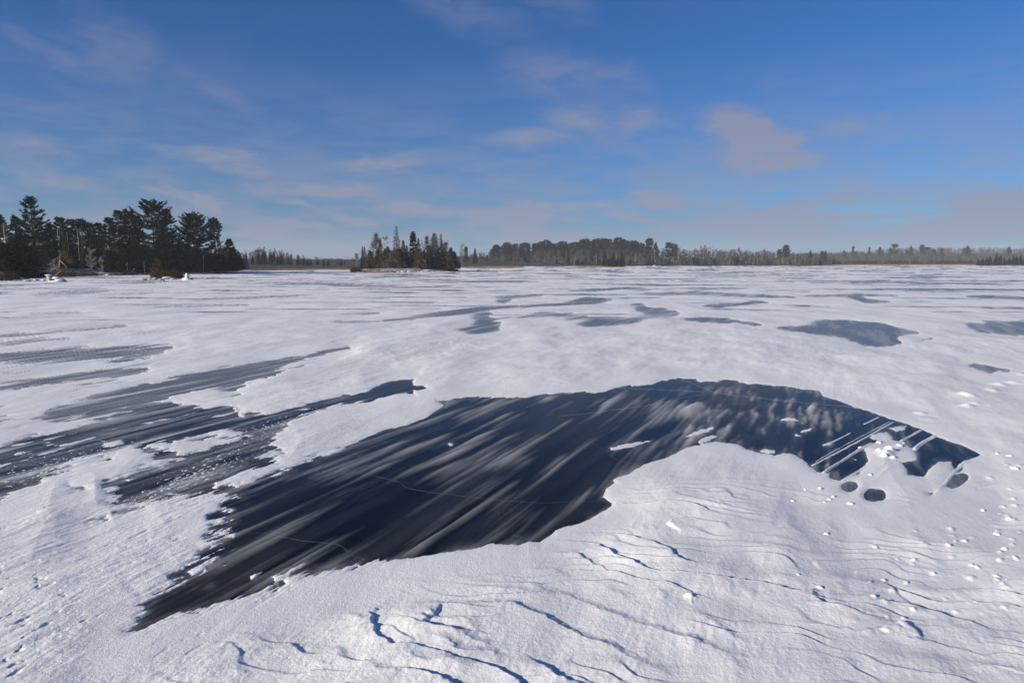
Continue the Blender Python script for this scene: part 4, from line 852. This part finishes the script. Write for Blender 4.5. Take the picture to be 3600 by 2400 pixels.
for px, tp, wd, lab in ((2968, 879, 1.3, 'leftmost dark pine on the far right hill'), (3000, 866, 1.0, 'tall stalked pine above the far hill, second from the left'), (3009, 886, 1.6, 'broad dark pine below the tall stalked pine on the hill'), (3057, 869, .8, 'tiny pine top on the hill crest'), (3094, 868, 1.2, 'dark pine left of the crest on the far hill'), (3147, 859, 1.3, 'highest pine poking over the far hill crest'), (3130, 871, 1.0, 'low pine left of the highest one on the hill crest'),
                     (3204, 863, 1.0, 'small pine right of the highest one on the hill crest'), (3242, 862, 1.0, 'bristly pine at the left end of the dark hill clump'), (3260, 870, 1.8, 'dark wide pine in the middle of the hill clump'), (3285, 876, 1.6, 'right-hand dark pine of the hill clump'), (3312, 872, 1.5, 'dark pine standing apart right of the hill clump'), (3403, 864, 1.5, 'leaning dark pine on the right half of the hill'), (3390, 874, 1.2, 'lower pine left of the leaning hill pine'), (3548, 867, 1.3, 'dark pine near the right edge, on the hill'), (3190, 878, 1.2, 'lone dark pine low on the hillside'), (3170, 884, 1.0, 'lowest dark pine at mid hillside')):
    far('pine', PINES, px, tp, 1130, 12 if tp < 880 else 8, lab, None, wd)
for k in range(16):
    px = 3440 + k * 15 + rf.uniform(-4, 4); tp = 914 - 14 * rf.rand() - (px - 3440) * .07; far('spruce', SPR, px, tp, rf.uniform(628, 645), .6, 'dark spruce on the low point at the right edge', 'spruces on the right-edge point', 1.4)
far('spruce', SPR, 3505, 890, 630, .6, 'tallest pointed spruce on the low point at the right edge', None, 1.2); far('birch', BIR, 3528, 896, 632, .6, 'white birch on the low point at the right edge', None, 1)
shore('right_point', '3428,934.6 3445,935.6 3520,935.9 3620,936 3900,936.6', [(-3, -.1), (0, .2), (5, .6), (30, .8), (60, .2), (62, -.1)], seed=15)
# ---- reed beds
def reeds(name, ptspx, depth, h, n, label, wd=.035, seed=1):
    rs = np.random.RandomState(seed); pts = P('P ' + ptspx); X, Y = px_ground(pts[:, 0], pts[:, 1]); s = rs.uniform(0, len(X) - 1, n); i = np.arange(len(X))
    x = np.interp(s, i, X); y = np.interp(s, i, Y) + rs.rand(n) * depth; edge = np.clip(np.minimum(s, len(X) - 1 - s) * 4, .25, 1); k = fbm(x / 3, y / 3, seed, 3) + .9 > rs.rand(n) * .9; x, y, edge = x[k], y[k], edge[k]
    g = G(); n = len(x); g.blades(np.stack([x, y, np.full(n, -.05)], 1), np.stack([rs.normal(size=n) * .18, rs.normal(size=n) * .18, np.ones(n)], 1), h * rs.uniform(.55, 1.1, n) * edge, wd, 0, rs)
    return tag(link(name, g.mesh(name, [F_REED])), label, 'reeds', kind='stuff')
reeds('reed_bed', '845,952.5 950,951 1060,949.5 1200,948.5 1240,948', 14, .75, 9000, 'low strip of tan reeds along the inlet left of the island', .09, 2)
reeds('reed_bed', '1140,949.0 1200,947.8 1250,947.5', 6, .85, 2500, 'darker tan reeds ending at the left tip of the island', .08, 3)
reeds('reed_bed', '1628,942.8 1700,942.6 1780,942 1850,940.8', 26, 1.15, 9000, 'long rusty reed bed right of the island', .13, 4)
reeds('reed_bed', '2030,938.8 2090,939.2 2130,939.6 2170,939 2205,938.6', 26, 1.2, 7000, 'rusty reed bed around the three spit spruces', .14, 5)
reeds('reed_bed', '2250,935 2500,934.3 2700,934 2900,933.8', 8, .8, 8000, 'thin tan reed line along the central shore', .2, 6)
reeds('reed_bed', '2900,933.4 3100,932.6 3300,932.4 3460,932.4', 16, 1.6, 9000, 'thin brown reed line under the far right hill', .25, 7)
reeds('reed_bed', '1285,959.6 1320,959.6 1380,958.6 1400,958', 3, .55, 4500, 'orange-tan reeds along the near edge of the island', .05, 8)
reeds('reed_bed', '190,975 260,971.5 340,969 440,967.5', 3, .7, 3500, 'tan grass along the foot of the left shore', .035, 9)
reeds('reed_bed', '496,985 506,986 514,985', .8, .7, 150, 'small isolated tuft of reeds left of the islet', .03, 10)
reeds('reed_bed', '522,984 532,984.5 540,984', .8, .8, 200, 'tuft of reeds touching the left end of the islet', .03, 11)
reeds('reed_bed', '745,960 780,957.5 836,953 850,952', 3, .55, 1200, 'tan grass fringe at the tip of the left shore', .06, 12)
# ------------------------------------------------------------------ brush, boulders, logs and stumps on the shores
def brush(name, label, px, by, w_px, h, fol, n=1200, depth=.6, cat='bush', wd=.03):
    x, y = px_ground(px, by); x = float(x); y = float(y); w_ = w_px / FPX * y
    root = thing(name, label, cat, x, y, .0); rs = np.random.RandomState(int(px))
    st_ = G()
    for k in range(9):
        a = rs.uniform(-1, 1); st_.tube([(a * w_ * .5, 0, -.05), (a * w_ * .8, rs.normal() * .2, h * .5), (a * w_, rs.normal() * .3, h * .85)], [.03, .02, .01], 4)
    link('stem', st_.mesh('stem', [BARK]), root); link('crown', gen_brush(int(px) + 5, w_, max(.8, w_ * depth), h, n, wd).mesh('crown', [fol]), root)
    return root
brush('bush', 'dark red-brown brush covering the small islet before the left shore', 585, 981, 54, 1.9, F_RUST, 4200, .5, wd=.035)
brush('bush', 'rounded dark end of the islet brush, nearest the white stump', 625, 979, 20, 1.5, F_RUST, 1500, .6)
brush('bush', 'rust-coloured shore brush left of the boxy stump', 135, 978, 44, 1.7, F_RUST, 2400, .5)
brush('bush', 'rusty brush behind the boxy stump', 225, 975, 40, 2.3, F_RUST, 2400, .5)
brush('bush', 'thin brown brush below the frosted tree', 300, 971.5, 46, 1.5, F_RUST, 2000, .4)
brush('bush', 'dark brush at the foot of the twin pines', 430, 968.5, 52, 1.6, F_RUST, 1600, .4)
brush('bush', 'dark low brush at the left edge of the shore', 20, 988, 46, 2.0, F_RUST, 2200, .5)
brush('bush', 'red-brown brush at the left tip of the island', 1252, 957.8, 20, 2.2, F_RUST, 2600, .6)
brush('bush', 'straw-coloured brush before the broad cedar on the island', 1310, 958, 34, 1.3, F_REED, 1800, .3)
brush('bush', 'frosty grey brush under the dying cedar on the island', 1372, 957, 36, 1.5, F_TWIGF, 1800, .3)
brush('bush', 'frosty brush beneath the grey-brown cedar', 1462, 956, 24, 1.6, F_TWIGF, 1500, .3)
brush('bush', 'dark brush at the right end of the island', 1590, 953.6, 22, 1.4, F_RUST, 1500, .4)
tree('cedar', 'small rust-green cedar growing out of the islet brush', 'cedar', 552, 908, 134, 17, F_CEDAR, z0=.5, low=.08)

m_rock = plain('grey_rock', (.06, .055, .05), (.17, .155, .14), 3, stretch=(1, 1, 1))
def blob(r, seed, flat=.6, sub=2, namp=.3, keep=None):
    bm_n = 10 * sub; th = np.linspace(0, math.pi, 7 * sub); ph_ = np.linspace(0, 2 * math.pi, bm_n, endpoint=False); T_, P_ = np.meshgrid(th, ph_, indexing='ij')
    d = np.stack([np.sin(T_) * np.cos(P_), np.sin(T_) * np.sin(P_), np.cos(T_)], -1)
    rr_ = 1 + namp * fbm(d[..., 0] * 1.6 + d[..., 2] * 1.1 + seed, d[..., 1] * 1.6 - d[..., 2] * .9 + seed * .7, seed, 4, .6)
    v = (d * rr_[..., None] * r); v[..., 2] *= flat; n1, n2 = T_.shape; v = v.reshape(-1, 3)
    f = [(i * n2 + j, (i + 1) * n2 + j, (i + 1) * n2 + (j + 1) % n2, i * n2 + (j + 1) % n2) for i in range(n1 - 1) for j in range(n2)]
    return v, np.array(f)
def boulder(label, px, by, r, flat=.6, name='boulder', snow=True, rockm=None, w_=1.4):
    x, y = px_ground(px, by); root = thing(name, label, name, float(x), float(y), 0, rz=px % 6)
    v, f = blob(r, int(px), flat); v[:, 0] *= w_; link('rock', mesh_np('rock', v + [0, 0, r * flat * .3], f, rockm or m_rock, True), root)
    if snow: v, f = blob(r * .98, int(px) + 1, flat * .55, 2, .22); v[:, 0] *= w_ * 1.02; link('snow_cap', mesh_np('snow_cap', v + [0, 0, r * flat * .78], f, m_snow, True), root)
    return root
for px, by, r, lab in ((2, 985, .6, 'bluish snow-capped boulder at the very left edge of the ice'), (56, 988, .32, 'small snowy rock, leftmost in the row before the black spruce'), (68, 988, .3, 'second small snowy rock in the row before the black spruce'), (97, 990, .38, 'low dark rock with snow, middle of the rock row'), (128, 988, .45, 'rounded snow-topped rock left of the boxy stump'), (118, 984, .3, 'small rock behind the rounded snow-topped rock'), (155, 988, .36, 'flat snowy rock just left of the boxy stump'),
                       (545, 984, .5, 'snowy rock at the left end of the islet'), (568, 986, .35, 'low snow-crusted rock, second on the islet edge'), (592, 981.5, .75, 'largest snow-capped rock on the islet edge'), (610, 984, .4, 'snowy rock at the right of the islet rocks'), (575, 990, .22, 'small dark rock in front of the islet'), (725, 980.5, .28, 'lone dark rock lying on the ice right of the white stump'), (380, 969.5, .5, 'white snow-covered rock at the foot of the left shore'), (372, 970.5, .3, 'small dark rock beside the snow-covered shore rock'),
                       (1683, 953.3, .5, 'small dark rock off the right end of the island'), (1420, 958, .8, 'snow-covered rock at the middle of the island edge'), (1440, 957.6, .6, 'second snow-covered rock right of the middle of the island edge'), (1402, 958.6, .5, 'snowy rock left of the middle of the island edge'), (1485, 957, .5, 'white rock left of the drift log on the island'), (2302, 936.3, 1.5, 'white snow lump on the ice before the bell-shaped pine'), (2157, 951.5, .5, 'tiny white snow lump far out on the ice')):
    boulder(lab, px, by, r, .6 if r < .7 else .5)
# boxy stump with roots and snow, pointed stump, logs
def stump():
    x, y = px_ground(190, 991); r = thing('stump', 'boxy overturned stump with snow on its roots, standing on the ice', 'stump', float(x), float(y), 0)
    v = np.array([(-1.15, 0, -.1), (-.35, -.35, -.1), (-.25, .5, -.1), (-1.1, .6, -.1), (-1.2, .0, 1.05), (-.4, -.3, 1.0), (-.2, .5, 1.08), (-1.15, .6, 1.1)]) 
    link('block', mesh_np('block', v, [(0, 1, 5, 4), (1, 2, 6, 5), (2, 3, 7, 6), (3, 0, 4, 7), (4, 5, 6, 7)], GREYW), r)
    rs = np.random.RandomState(4)
    for k in range(9):
        a = rs.uniform(-.6, .9); g = G(); L = rs.uniform(.9, 1.9); z = rs.uniform(.3, .95)
        g.tube([(-.35, 0, z), (.2 + L * .2, a * .3, z * .9), (L * .75, a * .6, z * .5), (L, a, -.02)], [.12, .09, .06, .03], 6); link('root', g.mesh('root', [GREYW]), r)
    g = G(); g.tube([(.1, 0, .8), (.5, .1, 1.25), (.95, .2, 1.65), (1.2, .2, 1.75)], [.07, .06, .05, .02], 5); link('branch', g.mesh('branch', [GREYW]), r)
    for q, (sx_, sz_, ww, hh) in enumerate(((-.75, 1.08, .5, .10), (.35, .62, .65, .16), (.9, .3, .6, .14), (.0, .1, .9, .14))):
        v, f = blob(1, 31 + q, 1); link('snow_cap', mesh_np('snow_cap', v * [ww, .42, hh] + [sx_, -.02, sz_], f, m_snow, True), r)
stump()
def pointed():
    x, y = px_ground(660, 984); r = thing('stump', 'pointed white stump sheathed in snow and ice right of the islet', 'stump', float(x), float(y), 0)
    g = G(); g.tube([(0, 0, -.1), (-.02, 0, .45), (.02, 0, .85), (-.08, 0, 1.25)], [.34, .26, .19, .04], 8); link('post', g.mesh('post', [GREYW]), r)
    v, f = blob(1, 41, 1); link('snow_cap', mesh_np('snow_cap', v * [.75, .5, .3] + [-.25, 0, .1], f, m_snow, True), r); v, f = blob(1, 42, 1); link('snow_cap', mesh_np('snow_cap', v * [.22, .2, .5] + [-.1, -.1, .72], f, m_snow, True), r)
    v, f = blob(.4, 43, .6); link('rock', mesh_np('rock', v + [.55, 0, .1], f, m_rock, True), r)
pointed()
def log(label, px, by, L, ang, r=.16, lift=.35):
    x, y = px_ground(px, by); o = thing('log', label, 'log', float(x), float(y), .05, rz=ang); g = G()
    g.tube([(-L / 2, 0, .15), (-L * .1, .1, .15 + lift * .4), (L / 2, 0, .15 + lift)], [r, r * .85, r * .5], 7); link('stem', g.mesh('stem', [GREYW]), o)
    for k in range(3): g = G(); a = L * (-.1 + .2 * k); g.tube([(a, 0, .25 + lift * .3), (a + .3, .2, .7 + lift * .4)], [.05, .02], 4); link('branch', g.mesh('branch', [GREYW]), o)
    g = G(); g.tube([(-L * .45, 0, .15 + r), (-L * .1, .1, .15 + lift * .4 + r * .8), (L * .4, 0, .13 + lift * .9 + r * .6)], [r * .5, r * .7, r * .3], 6); link('snow_cap', g.mesh('snow_cap', [m_snow]), o)
log('grey drift log lying along the right half of the island edge', 1508, 956.2, 3.6, .25, .2, .6); log('pale fallen log at the foot of the broad left cedar on the island', 1320, 958, 2.8, .3, .14, .7); log('low grey log sticking out at the right tip of the island', 1606, 953.4, 1.8, -.2, .12, .25)
log('thin leaning log at the bottom of the central shore', 2655, 934.6, 7, .8, .22, 3)

# snow lumps standing on the near snowfield
m_lump = m_snow
lump_me = [mesh_np('snow_lump', *((lambda v, f: (v * [1.2, .8, .9] + [0, 0, .25], f))(*blob(1, 60 + k, .62, 1, .9))), m_snow, True) for k in range(4)]
LUMPS = [(2421, 2123, .055, 'upright shard of snow with the longest shadow, bottom centre right'), (2882, 1722, .055, 'round snow lump left of the round ice holes'), (2990, 1775, .055, 'snow lump below the two round ice holes'), (3060, 1672, .05, 'snow lump on the track between the two round ice holes'), (2805, 2036, .028, 'small snow pebble in the middle of the right-hand snowfield'), (2906, 1884, .045, 'snow lump at the start of the long thin drift edge'), (2830, 1725, .03, 'small snow chip left of the round snow lump'), (2786, 1767, .035, 'snow chip on the smooth snow left of the rubble line'),
         (2930, 1750, .045, 'topmost snow chunk of the short rubble line'), (2915, 1760, .035, 'middle snow chunk of the short rubble line'), (2900, 1771, .03, 'lowest snow chunk of the short rubble line'), (3090, 1557, .07, 'snow block at the near end of the track pile'), (3125, 1590, .10, 'biggest snow block on the rubble heap beside the tracks'), (3090, 1592, .085, 'left snow block on the rubble heap'), (3160, 1570, .075, 'snow block at the upper right of the rubble heap'), (3140, 1612, .08, 'right-hand snow block low on the rubble heap'), (3108, 1608, .08, 'low front snow block on the rubble heap'), (3025, 1574, .055, 'snow chip at the left corner of the rubble heap'), (3175, 1556, .06, 'snow block where the third track leaves the heap'),
         (3548, 1614, .06, 'small snow block beyond the right end of the dark ice'), (3505, 1603, .055, 'small snow chip beyond the right end of the dark ice'), (3565, 1660, .075, 'largest snow nub near the right edge beside the nub field'), (3545, 1830, .06, 'clustered snow nub at the middle of the right edge'), (3333, 1925, .045, 'snow nub at the lower end of the nub field'), (3530, 1935, .045, 'snow nub low on the right edge'), (3455, 1795, .05, 'bright nub in the middle of the nub field'), (3505, 1880, .05, 'nub below the bright one in the nub field'), (3415, 1990, .04, 'lone snow nub under the nub field')]
for k, (px, py, r, lab) in enumerate(LUMPS):
    x, y = px_ground(px, py); i = np.clip(np.searchsorted(PYS, py), 0, NR - 1); j = np.clip(np.searchsorted(PXS, px), 0, NC - 1)
    tag(link('snow_lump', lump_me[k % 4], loc=(float(x), float(y), float(GRIDZ[i, j]) - r * .15), rz=k * 1.3, sc=r * .65), lab, 'snow lump')

# cracks in the ice : thin healed seams standing 4 mm proud of it
m_crack, t = mat('healed_crack'); bsdf(t, (.26, .28, .32), .6, .3)
m_crack2, t = mat('faint_crack'); bsdf(t, (.05, .06, .08), .5, .3)
rc = np.random.RandomState(9)
def crack(s, w_=.012):
    w_ = w_ * .42 if w_ > .013 else w_ * .15
    pts = P(s); X, Y = px_ground(pts[:, 0], pts[:, 1]); L = np.concatenate([[0], np.cumsum(np.hypot(np.diff(X), np.diff(Y)))]); n = max(8, int(L[-1] / .12)); q = np.linspace(0, L[-1], n)
    x = np.interp(q, L, X) + np.convolve(rc.normal(size=n) * .03, np.ones(3) / 3, 'same'); y = np.interp(q, L, Y) + np.convolve(rc.normal(size=n) * .03, np.ones(3) / 3, 'same')
    dx, dy = np.gradient(x), np.gradient(y); l = np.hypot(dx, dy) + 1e-9; ww = w_ * (.35 + .9 * rc.rand(n)) * (.4 + .6 * np.sin(np.linspace(0, math.pi, n)))
    v = np.concatenate([np.stack([x - dy / l * ww, y + dx / l * ww, np.full(n, .001)], 1), np.stack([x, y, np.full(n, .0045)], 1), np.stack([x + dy / l * ww, y - dx / l * ww, np.full(n, .001)], 1)])
    f = [(a + i + 1, a + i, a + n + i, a + n + i + 1) for a in (0, n) for i in range(n - 1)]
    link('crack', mesh_np('crack', v, f, m_crack if w_ > .004 else m_crack2), ice_o)
for s, w_ in (("C 0,758 60,775 120,800 180,830 240,845 400,865 700,900 900,918 1180,942", .03), ("C 230,843 120,855 0,883 B 2200,915 2000,945 1700,985 1500,1005", .028), ("B 1750,800 2000,815 2352,828 C 100,835 200,838", .018), ("C 250,870 252,920 270,950 330,990 420,1040", .012),
              ("B 100,1385 230,1415 370,1450 450,1500 600,1530 E 700,165 900,190 1100,215 1300,228 1500,232 1650,225 1800,208", .010), ("D 1480,440 1640,455 1760,440 1840,440 1860,458 2000,475 2200,500 2352,540 E 60,562 120,595 180,615", .010), ("D 1010,0 1020,50 1040,75 1100,90 1160,125 1220,160 1265,205", .010), ("A 600,1165 720,1170 780,1195 810,1230", .014), ("E 1060,240 1100,330 1130,380", .006), ("B 1480,1010 1600,1090 1750,1200 1900,1300 2000,1335", .010), ("A 1040,985 980,1060 880,1110", .01), ("E 0,545 60,560", .01), ("E 1180,400 1200,440 1235,465", .007), ("B 2352,1090 2250,1160 2180,1250", .008)):
    crack(s, w_)
# ------------------------------------------------------------------ ground drift : blowing snow as low closed banks of airborne powder
def ridged(x, y, s, o=3, g=.5): return 1 - 2 * np.abs(fbm(x, y, s, o, g))
cu = fbm(GX / 3.5, GY / 3.5, 201, 2) * .9                       # the gusts meander
b2 = WB + cu * .10; a2 = WA
turb = sstep(U, 2250, 2700)
w1 = fbm(b2 / .11, a2 / 4.6, 203, 3, .6); w2 = fbm(b2 / .24, a2 / 3.8, 205, 3, .55)
finew = fbm(b2 / .05, a2 / 1.1, 207, 2)
tt = fbm((b2 + .07 * fbm(GX / .8, GY / .8, 211, 3)) / .15, a2 / 2.2, 209, 5, .68)
big = fbm(GX / 2.2, GY / 2.6, 213, 2)
leftq = sstep(-U, -1500, -700)
rw = 1 - np.abs(w1) * 3.2
gate = np.clip(-.02 + w2 * 2.2 + big * .7 + .02 * leftq, 0, 1)
Tm = np.clip(rw + .25 * finew - .15, 0, 1) ** 1.2 * gate ** 1.3 * .42 + .05 * np.clip(w2 + big * .4 - .18, 0, 1) + .006 * np.clip(finew + .3, 0, 1)
Tt = np.clip(tt * 1.3 + big * .8 - .06, 0, 1) ** 1.6 * 1.6 + .03 * np.clip(tt + .2, 0, 1)
T = Tm * (1 - turb) + Tt * turb * 1.3
zone = sstep(V, 1345, 1420) * sstep(-V, -2260, -2150) * sstep(-S, -6, 10) * (1 - .8 * sstep(U, 2850, 3000))
leftz = sstep(-U, -1300, -1000) * sstep(-V, -1800, -1720)
T = T * zone * (1 - .35 * leftz) * .13
for _ in range(3):                                                # airborne powder has no hard rim
    T[1:-1, 1:-1] = (T[1:-1, 1:-1] * 2 + T[:-2, 1:-1] + T[2:, 1:-1] + T[1:-1, :-2] + T[1:-1, 2:]) / 6
T = np.where(T < .0006, 0, T)
q = T > 0
i0, i1 = np.where(q.any(1))[0][[0, -1]]; j0, j1 = np.where(q.any(0))[0][[0, -1]]
st_ = 1
sub = (slice(max(i0 - 2, 0), i1 + 3, st_), slice(max(j0 - 2, 0), j1 + 3, st_))
gx, gy, tz = GX[sub], GY[sub], T[sub]
nr, nc = gx.shape; idx = np.arange(nr * nc).reshape(nr, nc)
kp = (tz[:-1, :-1] + tz[1:, :-1] + tz[:-1, 1:] + tz[1:, 1:]) > 0
f = np.stack([idx[1:, :-1][kp], idx[1:, 1:][kp], idx[:-1, 1:][kp], idx[:-1, :-1][kp]], 1)
base = np.maximum(ZS[sub], 0) * 0 + .006
co = np.concatenate([np.stack([gx, gy, base + tz], 2).reshape(-1, 3), np.stack([gx, gy, base], 2).reshape(-1, 3)])
# share the rim vertices so that every bank is a closed body
bot = np.where(tz.ravel() > 0, np.arange(nr * nc) + nr * nc, np.arange(nr * nc))
f2 = bot[f][:, ::-1]
used = np.zeros(len(co), bool); used[f.ravel()] = True; used[f2.ravel()] = True; rr = np.cumsum(used) - 1
m_drift = bpy.data.materials.new('airborne_snow'); m_drift.use_nodes = True; t = NT(m_drift.node_tree)
vs = t.n('ShaderNodeVolumePrincipled'); vs.inputs['Color'].default_value = (.92, .93, .96, 1); vs.inputs['Density'].default_value = 4.0; vs.inputs['Anisotropy'].default_value = .1
o = t.n('ShaderNodeOutputMaterial'); t.t.links.new(vs.outputs[0], o.inputs['Volume'])
me = mesh_np('blowing_snow', co[used], rr[np.concatenate([f, f2])], m_drift)
tag(link('blowing_snow', me), 'pale streaks of wind-blown snow racing low across the dark ice', 'blowing snow', kind='stuff')

# ------------------------------------------------------------------ thin winter haze over the lake
m_haze = bpy.data.materials.new('haze'); m_haze.use_nodes = True; t = NT(m_haze.node_tree)
vs = t.n('ShaderNodeVolumePrincipled'); vs.inputs['Color'].default_value = (.86, .92, 1, 1); vs.inputs['Density'].default_value = .00013; vs.inputs['Anisotropy'].default_value = .0
o = t.n('ShaderNodeOutputMaterial'); t.t.links.new(vs.outputs[0], o.inputs['Volume'])
hv = [(x, y, z) for z in (-1.4, 60) for x, y in ((-2500, -60), (2500, -60), (2500, 2400), (-2500, 2400))]
tag(link('haze', mesh_np('haze', hv, [(3, 2, 1, 0), (4, 5, 6, 7), (0, 1, 5, 4), (1, 2, 6, 5), (2, 3, 7, 6), (3, 0, 4, 7)], m_haze)), 'thin pale haze over the frozen lake', 'haze', kind='stuff')
